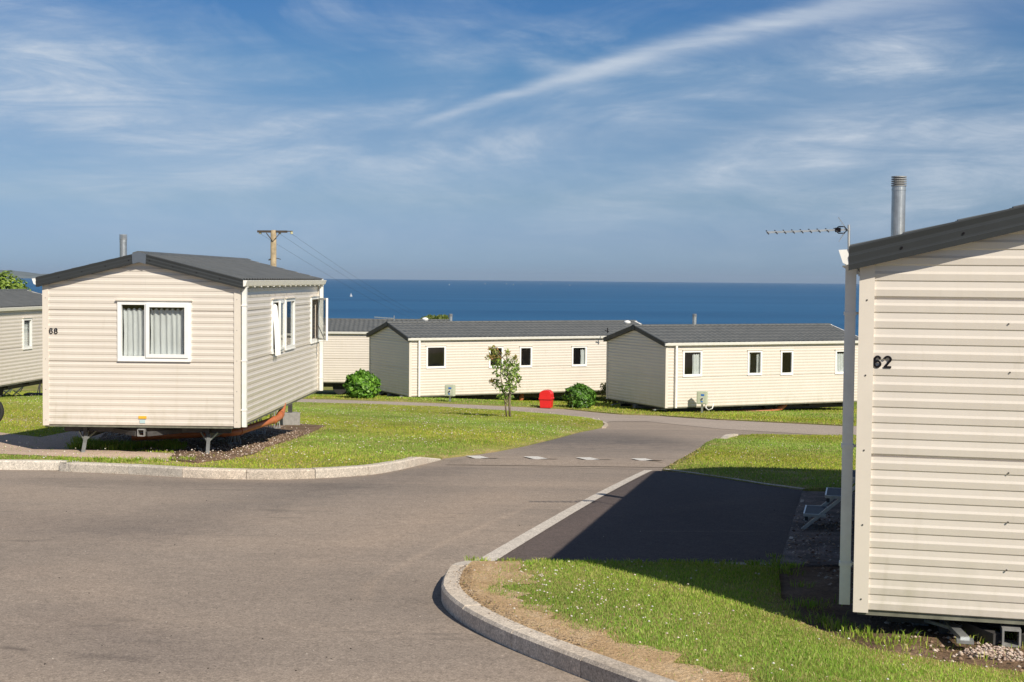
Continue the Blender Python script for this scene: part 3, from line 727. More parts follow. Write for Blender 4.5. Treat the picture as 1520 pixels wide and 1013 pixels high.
# -- caravan 62
H62 = 2.25; W62 = 3.66; rz62 = -.245; L62 = 8.7
loc62 = tuple(P(1270.5, 904.5, 8.89))
v62 = caravan('static_caravan', loc62, rz62, W62, L62, H62, 'cream static caravan numbered 62 filling the right edge of the photo', [], gut_left=True, gut_right=True, pipes=(.19,), bigfascia=.16, hitch=.93)
zn = locpix(loc62, rz62, 1296, 546, 'front', W62)
digits('62', zn[0]-.002, zn[1], .078, v62, .15)
for (px, py) in [(1497, 481), (1499, 553), (1497, 702), (1496, 775), (1494, 846)]:
    u, z = locpix(loc62, rz62, px, py, 'front', W62); MB().tube([(u, -.008, z), (u, -.017, z)], .005, 6).build('screw', 'dark_steel', v62)
q = loc_of(v62, loc62, rz62, 1334.5, 261, 13.2); flue(v62, q.x, q.y, q.z-.85, q.z, .063)
MB().box((-.045, 5.2, .22), (-.0, 6.0, 2.02)).build('door', 'door_grey', v62)
# yagi aerial on 62
Ya = 13.0
def PL(px, py, Y=Ya, loc=loc62, rz=rz62): return Matrix.Rotation(-rz, 3, 'Z') @ (P(px, py, Y)-Vector(loc))
mb = MB(); mb.tube([PL(1260, 470), PL(1260, 334)], .012, 8)
ae = mb.build('aerial', 'aluminium', v62)
mb = MB(); A_ = PL(1138, 345.3); B_ = PL(1262, 341); mb.bar(A_, B_, .018); mb.build('boom', 'aluminium', ae)
mb = MB()
for k in range(9):
    p = A_.lerp(B_, .01+k*.102); ax = (Vector((0, 0, 1))*.45+Vector((.25, -.85, 0))*.9).normalized(); ax = Matrix.Rotation(-rz62, 3, 'Z') @ Vector((.05, .98, .2)).normalized()
    mb.tube([p-ax*.09, p+ax*.09], .006, 6)
mb.build('director', 'dark_steel', ae)
mb = MB(); p = A_.lerp(B_, .86)
mb.tube([p+Vector((-.0, 0, .03)), p+Vector((-.03, 0, .0)), p+Vector((0, 0, -.03)), p+Vector((.05, 0, -.03)), p+Vector((.08, 0, 0)), p+Vector((.05, 0, .03)), p+Vector((0, 0, .03))], .006, 6)
mb.box(p+Vector((-.03, -.02, -.02)), p+Vector((.02, .02, .02))); mb.build('dipole', 'black_plastic', ae)
mb = MB(); p = A_.lerp(B_, .94); D = Matrix.Rotation(-rz62, 3, 'Z')
for sg in (1, -1):
    e = p+Vector((-.05, 0, .10*sg)) if sg < 0 else p+Vector((-.06, 0, .11))
    mb.bar(p+Vector((.01, 0, .01*sg)), e, .006)
    for k in range(4):
        c0 = p.lerp(e, .25+k*.25); ax = D @ Vector((.25, .95, .1)); mb.tube([c0-ax*.10, c0+ax*.10], .003, 5)
mb.build('reflector', 'aluminium', ae)
# chain lying under 62 -> diagonal jockey leg
mb = MB(); a = P(1364, 946, 9.3); b_ = P(1424, 921, 9.6)
steps_ = empty('corner_jack', (a.x, a.y, gzf(a.x, a.y)+.05), 0, 'rusty folded steel jack lying under the front of caravan 62', 'jack')
R0 = Vector(steps_.location); MB().bar(Vector((0, 0, .02)), b_-R0, .03, .02).bar(Vector((.03, .02, .04)), b_-R0+Vector((0, .03, .02)), .02, .02).build('arm', 'grey_steel', steps_)
MB().box((-.05, -.04, -.03), (.05, .04, .02)).build('foot', 'grey_steel', steps_)
# -- caravans behind
def side_van(fr, rz, W, L, H, label, wins, **kw):
    R = Matrix.Rotation(rz, 3, 'Z'); fl_ = fr-(R @ Vector((W, 0, 0))); loc = tuple(fl_)
    ws = [winpix(loc, rz, W, 'right', *w[:4], **w[4]) for w in wins]
    return loc, caravan('static_caravan', loc, rz, W, L, H, label, ws, **kw)
d2r = math.radians
r3 = -d2r(90-25.5)
loc3, v3 = side_van(P(987.5, 605.5, 46.2), r3, 3.9, 8.0, 2.1, 'cream static caravan in the middle distance nearest the numbered caravan 62, meter box in front', [
    (1014, 521, 1041, 558, dict(curt=[(.6, 1)])), (1110, 521, 1130, 556, dict(curt=[(0, .2), (.8, 1)])), (1159, 521, 1176, 555.5, dict()), (1240, 520, 1256, 554, dict(curt=[(.0, 1)]))], pipes=(.35, 7.9), detail=False, gut_right=True)
r2 = -d2r(90-27)
loc2, v2 = side_van(P(607.5, 588.5, 51.4), r2, 3.95, 10.7, 2.1, 'cream static caravan behind the red bin and young tree', [
    (633, 514, 661, 546, dict()), (726, 515, 746, 545, dict()), (771.5, 515, 789, 544.5, dict()), (849, 514.5, 870, 543, dict(curt=[(.7, 1)]))], pipes=(.35,), detail=False)
r4 = -d2r(90-3)
R4 = Matrix.Rotation(r4, 3, 'Z')
loc4, v4 = side_van(Vector((-12.8, 59.0, CZ-4.37)), r4, 3.6, 10.2, 2.1, 'cream static caravan mostly hidden behind the one with the red bin, right of caravan 68', [], detail=False)
r5 = -.085
loc5, v5 = side_van(Vector((-14.3, 33.5, CZ-3.02)), r5, 3.3, 10.3, 2.1, 'cream static caravan cut off by the left edge of the photo, behind caravan 68', [
    (33.5, 473, 46.5, 517, dict(curt=[(0, .95)]))], detail=False)
# roof odds and ends on the far caravans
def onroof(v, loc, rz, px, py, Y, L_=.0):
    return Matrix.Rotation(-rz, 3, 'Z') @ (P(px, py, Y)-Vector(loc))
for (v, loc, rz, px, py, Y) in [(v2, loc2, r2, 669, 466, 55), (v3, loc3, r3, 1031, 466, 49)]:
    q = onroof(v, loc, rz, px, py, Y); flue(v, q.x, q.y, q.z-.55, q.z, .07)
def vent(v, q):
    MB().lathe([(.13, -.12), (.13, 0), (.15, .01), (.12, .07), (.04, .1)], tuple(q), 14).build('roof_vent', 'white_upvc', v, smooth=True)
vent(v4, onroof(v4, loc4, r4, 631, 475, 60.5)); vent(v2, onroof(v2, loc2, r2, 931, 479.5, 57.5))
q = onroof(v2, loc2, r2, 902, 487, 54.5)
MB().tube([q+Vector((0, 0, -.2)), q], .02, 6).bar(q+Vector((-.0, -.12, -.1)), q+Vector((0, .05, -.14)), .03).build('bracket', 'black_plastic', v2)
q1 = onroof(v4, loc4, r4, 556, 471, 59.5); q2 = onroof(v4, loc4, r4, 585, 473, 59.5)
ae4 = MB().tube([q2+Vector((0, 0, .12)), q2+Vector((0, 0, -.4))], .02, 6).build('aerial', 'aluminium', v4)
mb = MB().bar(q1, q2, .03)
for k in range(8): p = q1.lerp(q2, k/8); mb.bar(p+Vector((0, 0, .03)), p+Vector((0, 0, -.03)), .015)
mb.build('boom', 'aluminium', ae4)
# ---------------------------------------------------------------- pipes, stands, block under caravans
def pipe(name, pts, r, label):
    o = pts[0]; root = empty(name, tuple(o), 0, label, 'pipe', None)
    q = [Vector(p)-Vector(o) for p in pts]; pp = []
    for i in range(len(q)):
        if 0 < i < len(q)-1:
            a = q[i]+(q[i-1]-q[i]).normalized()*.14; b = q[i]+(q[i+1]-q[i]).normalized()*.14
            for t in (0, .25, .5, .75, 1): pp.append((a.lerp(q[i], t)).lerp(q[i].lerp(b, t), t))
        else: pp.append(q[i])
    MB().tube(pp, r, 14).build('pipe', 'orange_pipe', root, smooth=True)
    col = MB()
    for i in range(1, len(q)-1):
        for e in (q[i-1], q[i+1]):
            d = (e-q[i]).normalized(); a = q[i]+d*.15
            if (e-q[i]).length > .3: col.tube([a, a+d*.07], r*1.18, 14)
    col.build('collar', 'orange_pipe', root)
def L68p(x, y, z): return Vector(loc68)+Matrix.Rotation(rz68, 3, 'Z') @ Vector((x, y, z))
pipe('waste_pipe', [L68p(1.0, 1.2, -.32), L68p(2.6, 1.6, -.27), L68p(2.98, 3.3, -.20), L68p(2.98, 3.7, .0-.1), L68p(2.98, 3.72, .0)], .058, 'orange plastic waste pipe running under caravan 68')
def vloc(loc, rz, x, y, z): return Vector(loc)+Matrix.Rotation(rz, 3, 'Z') @ Vector((x, y, z))
pipe('waste_pipe', [vloc(loc3, r3, 3.5, 1.0, -.28), vloc(loc3, r3, 3.6, 4.6, -.26), vloc(loc3, r3, 3.6, 5.0, -.1), vloc(loc3, r3, 3.6, 5.02, 0)], .07, 'orange plastic waste pipe under the caravan beside caravan 62')
pipe('waste_pipe', [vloc(loc2, r2, 3.3, 3.9, -.46), vloc(loc2, r2, 3.6, 4.75, -.42), vloc(loc2, r2, 3.6, 4.78, 0)], .075, 'short orange waste pipe elbow under the caravan behind the red bin')
def stand(p, top, label, w=.16):
    z = float(zA(p.x, p.y))+.01; h = top-z; root = empty('axle_stand', (p.x, p.y, z), .4, label, 'stand', 'steel stands under caravan 68')
    mb = MB()
    for k in range(4):
        t = PI/4+k*PI/2; mb.bar((w*math.cos(t), w*math.sin(t), .01), (.02*math.cos(t), .02*math.sin(t), h*.72), .016)
        t2 = t+PI/2; mb.bar((w*math.cos(t), w*math.sin(t), .015), (w*math.cos(t2), w*math.sin(t2), .015), .016)
    mb.build('base', 'grey_steel', root)
    MB().tube([(0, 0, .02), (0, 0, h)], .018, 8).build('post', 'grey_steel', root)
zt = CZ-2.29-.28+.0
for (px, py, Y, w, lab) in [(348, 661, 22.6, .13, 'narrow steel axle stand under caravan 68, nearest its white downpipe'), (381, 645, 23.6, .2, 'wide steel axle stand under the right side of caravan 68'), (407, 637, 25.2, .15, 'steel axle stand beside the concrete block under caravan 68')]:
    g = G(px, py, .11); stand(Vector((g[0], g[1], 0)), loc68[2]-.10, lab, w)
g = G(432, 632, .11); zb = float(zA(*g))
o = MB().box((-.22, -.12, 0), (.20, .12, .30)).build('concrete_block', 'concrete_block', None, bevel=.01); o.location = (g[0]-.02, g[1], zb); o.rotation_euler = (0, 0, .5)
props(o, 'pale concrete block propping the far corner of caravan 68', 'block')
rt = MB().box((-.045, -.045, 0), (.045, .045, loc68[2]-zb-.30)).build('prop_post', 'dark_steel'); rt.location = (g[0]-.02, g[1], zb+.30)
props(rt, 'dark steel post standing on the concrete block under caravan 68', 'post')
# distant stand and stored bits beneath the left caravan
def tripod(px, py, Y, h, label):
    p = P(px, py, Y); z = gzf(p.x, p.y)+.1; root = empty('tripod_stand', (p.x, p.y, z), 0, label, 'stand'); mb = MB()
    for k in range(3):
        t = k*2*PI/3+.3; mb.bar((.2*math.cos(t), .2*math.sin(t), 0), (0, 0, h*.8), .02)
    mb.build('leg', 'dark_steel', root); MB().tube([(0, 0, .1), (0, 0, h)], .025, 8).build('post', 'dark_steel', root)
pl = G(59, 588, .1); 
tripod(59, 588, pl[1], .55, 'dark tripod stand beneath the caravan at the left edge')
o = MB().box((-.45, -.2, 0), (.45, .2, .16)).build('timber_sleeper', 'timber_dark', None, bevel=.01); o.location = (pl[0]+.1, pl[1]-.35, float(zA(*pl))); props(o, 'dark timber sleeper under the caravan at the left edge', 'timber')
simple('canvas_teal', (.03, .12, .14), .8); simple('canvas_white', (.6, .6, .58), .8)
for (px, mname, lab) in [(12, 'canvas_white', 'folded white garden chair beneath the caravan at the left edge'), (27, 'canvas_teal', 'folded teal garden chair beneath the caravan at the left edge')]:
    g = G(px, 588, .1); g = (P(px, 588, 45).x, 45); root = empty('garden_chair', (g[0], g[1], float(zA(*g))), .4, lab, 'chair')
    MB().bar((-.3, -.2, 0), (.3, -.2, .55), .03).bar((-.3, .2, 0), (.3, .2, .55), .03).bar((.2, -.2, 0), (-.25, -.2, .3), .03).bar((.2, .2, 0), (-.25, .2, .3), .03).build('frame', 'aluminium', root)
    MB().add([(-.25, -.2, .30), (-.25, .2, .30), (.1, .2, .22), (.1, -.2, .22), (.32, .2, .58), (.32, -.2, .58)], [(0, 1, 2, 3), (3, 2, 4, 5)]).build('seat', mname, root); root.scale = (.6, .6, .6)
# wheel at the left edge
g = G(-5, 636, .11); r = .30
root = empty('wheel', (g[0]-.17, g[1], float(zA(*g))+r+.02), 0, 'black-tyred wheel standing on the grass at the left edge of the photo', 'wheel')
mb = MB(); n = 32; pr = [(-.07, r-.075), (-.08, r-.03), (-.06, r), (.06, r), (.08, r-.03), (.07, r-.075)]; vs = []
for k in range(n):
    t = 2*PI*k/n
    for (o_, rr) in pr: vs.append((rr*math.cos(t), o_, rr*math.sin(t)))
q = len(pr); mb.add(vs, [(k*q+j, k*q+(j+1) % q, ((k+1) % n)*q+(j+1) % q, ((k+1) % n)*q+j) for k in range(n) for j in range(q)]); mb.build('tyre', 'tyre_rubber', root, smooth=True)
mb = MB(); mb.tube([(0, -.05, 0), (0, .05, 0)], .225, 24); mb.tube([(0, -.08, 0), (0, -.05, 0)], .06, 12); mb.build('rim', 'grey_steel', root)
root.rotation_euler = (0, 0, .25)
# ---------------------------------------------------------------- steps beside caravan 62
g0 = G(1194, 787, .05); base = Vector((g0[0], g0[1], float(zS(*g0))))
sd_ = Vector((.97, -.245, 0)); sf = Vector((.245, .97, 0))
root = empty('folding_steps', tuple(base), rz62, 'open metal steps with black treads leading up to caravan 62', 'steps')
n = 6; run = .20; ris = .185; dep = .52
for yy in (0, dep):
    MB().bar((-.02, yy, .02), (n*run, yy, n*ris-.02), .016, .03).build('stringer', 'aluminium', root)
for k in range(n):
    z = .16+k*ris; x = .0+k*run
    tr_ = MB().box((x, .012, z), (x+.20, dep-.012, z+.012)).build('tread', 'tread_black', root)
    MB().box((x-.014, .0, z-.012), (x-.001, dep, z+.016)).box((x-.001, -.014, z-.012), (x+.20, -.004, z+.014)).box((x-.001, dep+.004, z-.012), (x+.20, dep+.014, z+.014)).build('edge', 'aluminium', tr_)
    MB().box((x, .03, z-.06), (x+.03, .06, z-.0005)).build('bracket', 'dark_steel', tr_)
# ---------------------------------------------------------------- bin, meter boxes
g = G(811, 606.5); z = gzf(*g)+.03
root = empty('litter_bin', (g[0], g[1], z), -.25, 'red plastic litter bin with a domed hood on the far verge', 'bin')
mb = MB(); w0, w1, d0, hh = .19, .215, .20, .33
mb.add([(-w0, -d0*.9, 0), (w0, -d0*.9, 0), (w0, d0*.9, 0), (-w0, d0*.9, 0), (-w1, -d0, hh), (w1, -d0, hh), (w1, d0, hh), (-w1, d0, hh)], [(0, 3, 2, 1), (4, 5, 6, 7), (0, 1, 5, 4), (1, 2, 6, 5), (2, 3, 7, 6), (3, 0, 4, 7)])
mb.build('body', 'bin_red', root, bevel=.012)
prf = [(-.235, .30), (-.235, .345), (-.215, .36), (-.205, .50), (-.17, .57), (-.10, .615), (0, .625), (.10, .615), (.17, .57), (.205, .50), (.215, .36), (.235, .345), (.235, .30)]
MB().prism(prf, lambda x, z: (x, -.225, z), lambda x, z: (x, .225, z)).build('hood', 'bin_red', root, bevel=.006)
root.scale = (.94, .94, .94)
MB().box((-.19, -.2065, .302), (.19, -.2035, .312)).build('lid_seam', 'black_plastic', root)
MB().box((-.07, -.2285, .44), (.07, -.2255, .53)).build('label_plate', 'bin_red', root)
MB().add([(-.2065, -.13, .40), (-.2065, .13, .40), (-.2085, .13, .52), (-.2085, -.13, .52)], [(0, 1, 2, 3)]).box((-.219, -.12, .40), (-.2095, .12, .49)).build('opening', 'black_plastic', root)
def meter(px, py, Hpx, label, w, h, ph, lead=False, rz=-.35):
    g = G(px, py); z = gzf(*g)+.03
    root = empty('meter_box', (g[0], g[1], z), rz, label, 'meter box', 'pale green meter boxes on posts')
    MB().box((-.03, -.02, 0), (.03, .02, ph)).build('post', 'galvanised', root)
    o = MB().box((-w/2, -.09, ph), (w/2, .09, ph+h)).build('cabinet', 'meter_box', root, bevel=.012)
    MB().box((-w/2+.03, -.098, ph+.03), (w/2-.03, -.0905, ph+h-.03)).build('door', 'meter_box', o, bevel=.003)
    for (cx, cz, a, b, mm) in [(.02, .72, .20, .13, 'sign_blue'), (.0, .42, .17, .20, 'sign_pale'), (.0, .2, .12, .1, 'sign_blue')]:
        MB().box((cx-a*w/.8/2, -.1035, ph+h*cz-b*h/2), (cx+a*w/.8/2*1.6, -.1, ph+h*cz+b*h/2)).build('sign', mm, o)
    MB().tube([(0.02, -.105, ph+h*.43), (0.02, -.13, ph+h*.43)], .03, 12).build('dial', 'dark_steel', o)
    if lead: MB().tube([(.12, 0, ph+.01), (.14, -.05, ph-.12), (.24, -.1, ph-.18), (.36, -.1, ph-.12), (.38, 0, ph+.03)], .018, 8).build('lead', 'white_upvc', root, smooth=True)
meter(668, 598, 0, 'small pale green meter box left of the young tree', .33, .38, .14+.06)
meter(1042, 615, 0, 'small pale green meter box with a looped white lead, left of caravan 62', .34, .42, .30, True)
# ---------------------------------------------------------------- utility poles and wires
pp = P(406, 342, 58.0); gz0 = gzf(pp.x, pp.y)
def upole(x, y, ztop, rz, label, scale=1):
    z0 = gzf(x, y)-.1; h = ztop-z0
    root = empty('utility_pole', (x, y, z0), rz, label, 'pole', 'wooden utility poles')
    MB().tube([(0, 0, 0), (0, 0, h*.5), (0, 0, h)], [.15, .13, .115], 14).build('pole', 'timber_pole', root, smooth=True)
    MB().box((-.66, -.06, h-.10), (.56, .06, h-.01)).build('crossarm', 'timber_dark', root)
    MB().bar((-.28, -.07, h-.12), (-.0, -.12, h-.46), .03).bar((.28, -.07, h-.12), (.0, -.12, h-.46), .03).build('brace', 'timber_dark', root)
    for xx in (-.55, .74, .25):
        MB().lathe([(.02, -.14), (.06, -.12), (.05, -.06), (.06, -.04), (.02, 0)], (xx, .02, h-.02), 12).build('insulator', 'insulator', root)
    MB().box((.50, -.03, h-.06), (.78, .03, h-.02)).build('bracket', 'timber_dark', root)
    MB().bar((-.2, 0, h-1.22), (.0, 0, h-1.12), .05).bar((0, 0, h-1.1), (.3, 0, h-1.18), .03).build('step_iron', 'dark_steel', root)
    return root, h
r1, h1 = upole(pp.x, pp.y, pp.z, -.05, 'wooden utility pole with a crossarm rising behind caravan 68')
p2 = P(668, 487, 150.0); r2_, h2 = upole(p2.x, p2.y, p2.z, -.2, 'distant wooden utility pole hidden behind the far caravan roofs')
for xx, lab in ((-.55, 'left'), (.25, 'middle'), (.74, 'right')):
    a = Vector((pp.x+xx, pp.y, pp.z-.14)); b = Vector((p2.x+xx, p2.y, p2.z-.1)); pts = []
    for i in range(25):
        t = i/24; q = a.lerp(b, t); q.z -= 1.6*4*t*(1-t)*.35; pts.append(q)
    w = MB().tube(pts, .0042, 5).build('overhead_wire', 'dark_steel')
    props(w, 'overhead wire from the utility pole, the %s one of three' % ({'left': 'lowest', 'middle': 'middle', 'right': 'topmost'}[lab]), 'wire', 'overhead wires')
# ---------------------------------------------------------------- foliage
def leaves(pos, nrm, size, tints, asp=.5, fold=.15):
    n = len(pos); a = rng.normal(size=(n, 3)); nrm = nrm/np.linalg.norm(nrm, axis=1)[:, None]
    t = a-(a*nrm).sum(1)[:, None]*nrm; t /= np.linalg.norm(t, axis=1)[:, None]; b = np.cross(nrm, t)
    s = (size*rng.uniform(.6, 1.25, n))[:, None]
    V = np.stack([pos-t*s, pos+b*s*asp+nrm*s*fold, pos+t*s, pos-b*s*asp+nrm*s*fold], 1).reshape(-1, 3)
    k = np.arange(n)[:, None]*4; T = np.concatenate([k+[0, 1, 2], k+[0, 2, 3]], 1).reshape(-1, 3)
    return V, T, np.repeat(tints, 4, 0)
def tintpick(n, cols, var=.2):
    c = np.array(cols)[rng.integers(0, len(cols), n)]; return np.clip(c*rng.uniform(1-var, 1+var, (n, 1)), 0, 1)
def bush(name, px, py, w, h, label, cols, n=5200, leaf=.05, Y=None, group=None, cat='bush', ry=None):
    g = G(px, py) if Y is None else (P(px, py, Y).x, Y); z = gzf(*g)+.02
    root = empty(name, (g[0], g[1]+w*.35, z), 0, label, cat, group)
    d = rng.normal(size=(n, 3)); d /= np.linalg.norm(d, axis=1)[:, None]; flip = (d[:, 2] < 0) & (rng.random(n) < .45); d[flip, 2] *= -1
    rr = 1-.38*rng.random(n)**1.3
    lump = 1+.07*np.sin(d[:, 0]*7+1)*np.sin(d[:, 1]*6+2)+.06*np.sin(d[:, 2]*9+d[:, 0]*5)+.03*np.sin(d[:, 0]*19+d[:, 2]*17)
    sh = np.where(d[:, 2] > 0, 1, .8)
    pos = d*rr[:, None]*lump[:, None]*np.array([w/2, (ry or w/2), h*.56]); pos[:, 2] += h*.44; pos[:, 2] = np.maximum(pos[:, 2], .02+.08*rng.random(n))
    nr = d+rng.normal(size=(n, 3))*.45+np.array([0, 0, .35]); t = tintpick(n, cols)
    V, T, tt = leaves(pos, nr, leaf, t); trimesh('crown', V, T, 'leaf', tt, root)
    mb = MB()
    for k in range(9):
        a = k*.7; mb.tube([(0, 0, 0), (w*.15*math.cos(a), w*.15*math.sin(a), h*.3), (w*.3*math.cos(a), w*.3*math.sin(a), h*.62)], [.02, .014, .006], 6)
    mb.build('stem', 'bark', root); return root
bush('round_bush', 536, 593, 1.20, .93, 'bright green rounded bush on the verge between caravans 68 and the next', [(.10, .24, .02), (.15, .33, .03), (.21, .41, .05), (.05, .13, .012)], 4600, .074)
bush('round_bush', 861, 608, 1.02, .80, 'darker green leafy bush right of the red bin', [(.07, .17, .02), (.11, .25, .03), (.15, .32, .04), (.045, .11, .015)], 4000, .066)
bush('tall_shrub', 912, 607, 1.1, .9, 'yellow-green shrub under the far end of a caravan, right of the darker bush', [(.10, .12, .02), (.15, .15, .03)], 1500, .05, Y=52)
bush('bramble_hedge', 1195, 606, 5.5, 1.3, 'low hedge of brown and green brambles behind the caravan beside caravan 62', [(.17, .11, .05), (.10, .10, .03), (.24, .17, .08), (.06, .06, .03)], 9000, .07, Y=53.5, cat='hedge', ry=.7)
bush('dense_tree', 2, 440, 1.9, 2.6, 'green tree crown showing above the roof at the left edge', [(.22, .32, .05), (.30, .40, .07), (.13, .20, .03)], 5000, .08, Y=52, cat='tree').location.z = P(4, 412, 52).z-2.45
def wood(name, px0, px1, ytop, Y, label):
    a = P(px0, 480, Y); b = P(px1, 480, Y); top = P((px0+px1)/2, ytop, Y).z; n = 16000
    t = rng.random(n); x = a.x+(b.x-a.x)*t; env = 1-.13*(2*t-1)**2+.010*np.sin(t*23)+.007*np.sin(t*51)
    gz_ = gz(x, Y); hh = (top-gz_)*np.clip(env, .1, 1.02)
    z = gz_+hh*(1-.5*rng.random(n)**2*.4); y = Y+rng.normal(size=n)*2.5+(1-z/np.maximum(z.max(), .1))*0
    pos = np.c_[x, y, z]; V, T, tt = leaves(pos, rng.normal(size=(n, 3))+[0, -.5, 1], .32, tintpick(n, [(.12, .17, .03), (.16, .20, .04), (.08, .11, .02)]))
    props(trimesh(name, V, T, 'leaf', tt), label, 'wood', kind='stuff')
wood('far_wood', 600, 692, 471.5, 170, 'dark green treetops just above the far caravan roofs')
# young tree
g = G(752, 620, .1); z = float(zA(*g)); S = g[1]/F      # metres per photo pixel at the tree
root = empty('young_tree', (g[0], g[1], z), 0, 'young sparse two-stemmed tree standing on the lawn', 'tree')
def TP(px, py, dy=0): return Vector(((px-752)*S, dy, (619-py)*S))
trk = MB().tube([TP(757, 620), TP(756, 600), TP(757, 580), TP(755, 560, .05), TP(750, 540, .1), TP(752, 522, .05)], [.034, .030, .025, .018, .013, .007], 9)
trk.tube([TP(752, 619.5, .03), TP(750, 600, .0), TP(747, 583, -.05), TP(743, 560, -.1), TP(742, 538, -.1), TP(736, 520, -.1)], [.022, .020, .017, .013, .009, .005], 8)
trk.build('trunk', 'bark', root, smooth=True)
clus = [(742, 545, 13, 16), (757, 556, 12, 16), (765, 548, 7, 14), (735, 528, 11, 9), (725, 530, 6, 5), (748, 575, 14, 9), (737, 570, 9, 9), (760, 575, 8, 9), (752, 524, 5, 7), (764, 530, 4, 6), (732, 516, 7, 4), (730, 565, 5, 4), (755, 538, 9, 9), (745, 588, 9, 4), (757, 590, 6, 4), (770, 565, 4, 10)]
pos = []; tt_ = []; limb = MB()
for (cx, cy, rx, ry) in clus:
    k = int(14+rx*ry*.70); c0 = TP(cx, cy, random.uniform(-.2, .2))
    limb.tube([TP(752, min(cy+22, 600), 0), c0], [.012, .004], 5)
    q = rng.normal(size=(k, 3)); q /= np.linalg.norm(q, axis=1)[:, None]; q *= rng.random((k, 1))**.4
    pos.append(np.array(c0)+q*np.array([rx*S, rx*S*1.1, ry*S]))
    red = cy < 535 or cx < 733
    tt_.append(tintpick(k, [(.14, .25, .035), (.21, .33, .05), (.10, .17, .03), (.30, .40, .09)] if not red else [(.34, .30, .08), (.36, .20, .08), (.30, .38, .08)]))
limb.build('branch', 'bark', root)
pos = np.concatenate(pos); tt_ = np.concatenate(tt_)
V, T, tt = leaves(pos, rng.normal(size=(len(pos), 3)), .056, tt_, .42); trimesh('crown', V, T, 'leaf', tt, root)
# ---------------------------------------------------------------- grass, flowers, litter
GREEN = [(min(a*1.36, .6), min(b*1.46, .62), c*1.2) for a, b, c in [(.17, .26, .028), (.22, .30, .038), (.14, .22, .025), (.27, .32, .06), (.31, .31, .085), (.36, .31, .12)]]
DRY = [(.62, .45, .25), (.50, .34, .18), (.66, .53, .34), (.40, .28, .14)]
def blades(name, poly, bbox, dens, h, w, zf, dry=None, excl=(), label='', keep=None, cols=GREEN):
    x0, x1, y0, y1 = bbox; n = int(dens*(x1-x0)*(y1-y0)); x = rng.uniform(x0, x1, n); y = rng.uniform(y0, y1, n)
    m_ = pip(poly, x, y)
    for e in excl: m_ &= ~(pip(e, x, y) & (rng.random(n) > .05))
    # stay within the field of view with a margin
    m_ &= (np.abs(x) < y*.40+2.5)
    x, y = x[m_], y[m_]; n = len(x)
    patch = .5+.5*np.sin(x*1.7+np.sin(y*1.3)*1.5)*np.sin(y*1.1+np.sin(x*.9)*2)
    dr = .08+.12*patch**2
    fx, fy = x*2.3, y*2.1; pn = np.sin(fx*1.1+2*np.sin(fy*.7))*np.sin(fy*1.3+2*np.sin(fx*.5)); dr = dr+.75*np.clip(pn-.35, 0, 1)*(.5+.5*np.sin(x*11+y*3)*np.sin(y*9))
    if dry is not None: dr = np.maximum(dr, dry(x, y))
    keepm = rng.random(n) > np.clip((dr-.45)*1.3, 0, .55)
    x, y, dr = x[keepm], y[keepm], dr[keepm]; n = len(x)
    isd = rng.random(n) < dr
    hh = h*rng.uniform(.45, 1.2, n)*(1-.35*isd)*(1+.25*np.sin(x*3.1)*np.sin(y*2.3)); ww = w*rng.uniform(.6, 1.2, n)
    a = rng.uniform(0, 2*PI, n); lean = rng.uniform(.1, .9, n)+.5*isd; la = rng.uniform(0, 2*PI, n)
    z = zf(x, y)-.004; b0 = np.c_[x, y, z]; dx = np.c_[np.cos(a), np.sin(a), np.zeros(n)]*ww[:, None]/2
    ld = np.c_[np.cos(la), np.sin(la), np.zeros(n)]; up = np.array([0, 0, 1.])
    mid = b0+ld*(hh*lean*.3)[:, None]+up*(hh*.6)[:, None]; tip = b0+ld*(hh*lean)[:, None]+up*(hh*(1.05-.35*np.minimum(lean, 1.3)))[:, None]
    V = np.stack([b0-dx, b0+dx, mid-dx*.7, mid+dx*.7, tip], 1).reshape(-1, 3); k = np.arange(n)[:, None]*5
    T = np.concatenate([k+[0, 1, 3], k+[0, 3, 2], k+[2, 3, 4]], 1).reshape(-1, 3)
    tg = tintpick(n, cols, .22); td = tintpick(n, DRY, .25)
    big = (.86+.28*patch)[:, None] if False else (1+.16*np.sin(x*.9+1.3*np.sin(y*.6))*np.sin(y*.8+x*.3)+.12*np.sin(x*2.7+y)*np.sin(y*2.1-x*.8))[:, None]*np.c_[1+.12*np.sin(x*.7+y*.5), np.ones(n), 1-.2*np.sin(x*.7+y*.5)]
    tc = np.where(isd[:, None], td, tg*big)
    o = trimesh(name, V, T, 'grass_blade', np.repeat(tc, 5, 0)); props(o, label, 'grass', kind='stuff'); return n
dC = lambda x, y: np.clip(1.25-(pdist(KI, x, y)-.10)/(.34+.15*np.sin(x*4+y*3)+.13*np.sin(x*9-y*7)), 0, 1)*.97
dC2 = lambda x, y: np.maximum(dC(x, y), .8*np.clip(1-pdist(soilL[3:]+[(16, 7.)], x, y)/.35, 0, 1))
nb = blades('grass', lawnC, (-1.2, 6, 4.5, 11.3), 8500, .030, .0044, zC, dC2, [], 'short green grass of the corner lawn below caravan 62')
dB = lambda x, y: np.clip(1-pdist(lb+bayT, x, y)/.35, 0, 1)*.8
nb += blades('grass', lawnB, (2, 14, 15, 32), 1400, .034, .009, zB, dB, [], 'grass of the lawn beyond the dark parking bay')
dA = lambda x, y: np.maximum(np.clip(1-pdist(LA[8:], x, y)/.22, 0, 1)*.7, np.maximum(np.clip(1-pdist(RE, x, y)/.4, 0, 1)*.7, np.clip(1-pdist(soil68, x, y)/.4, 0, 1)*.6))
nb += blades('grass', lawnA, (-17, 3.5, 18, 48.5), 1000, .032, .011, zA, dA, [soil68, path68], 'grass of the wide lawn around caravan 68 and the young tree')
zD = lambda x, y: gz(x, y)+.03
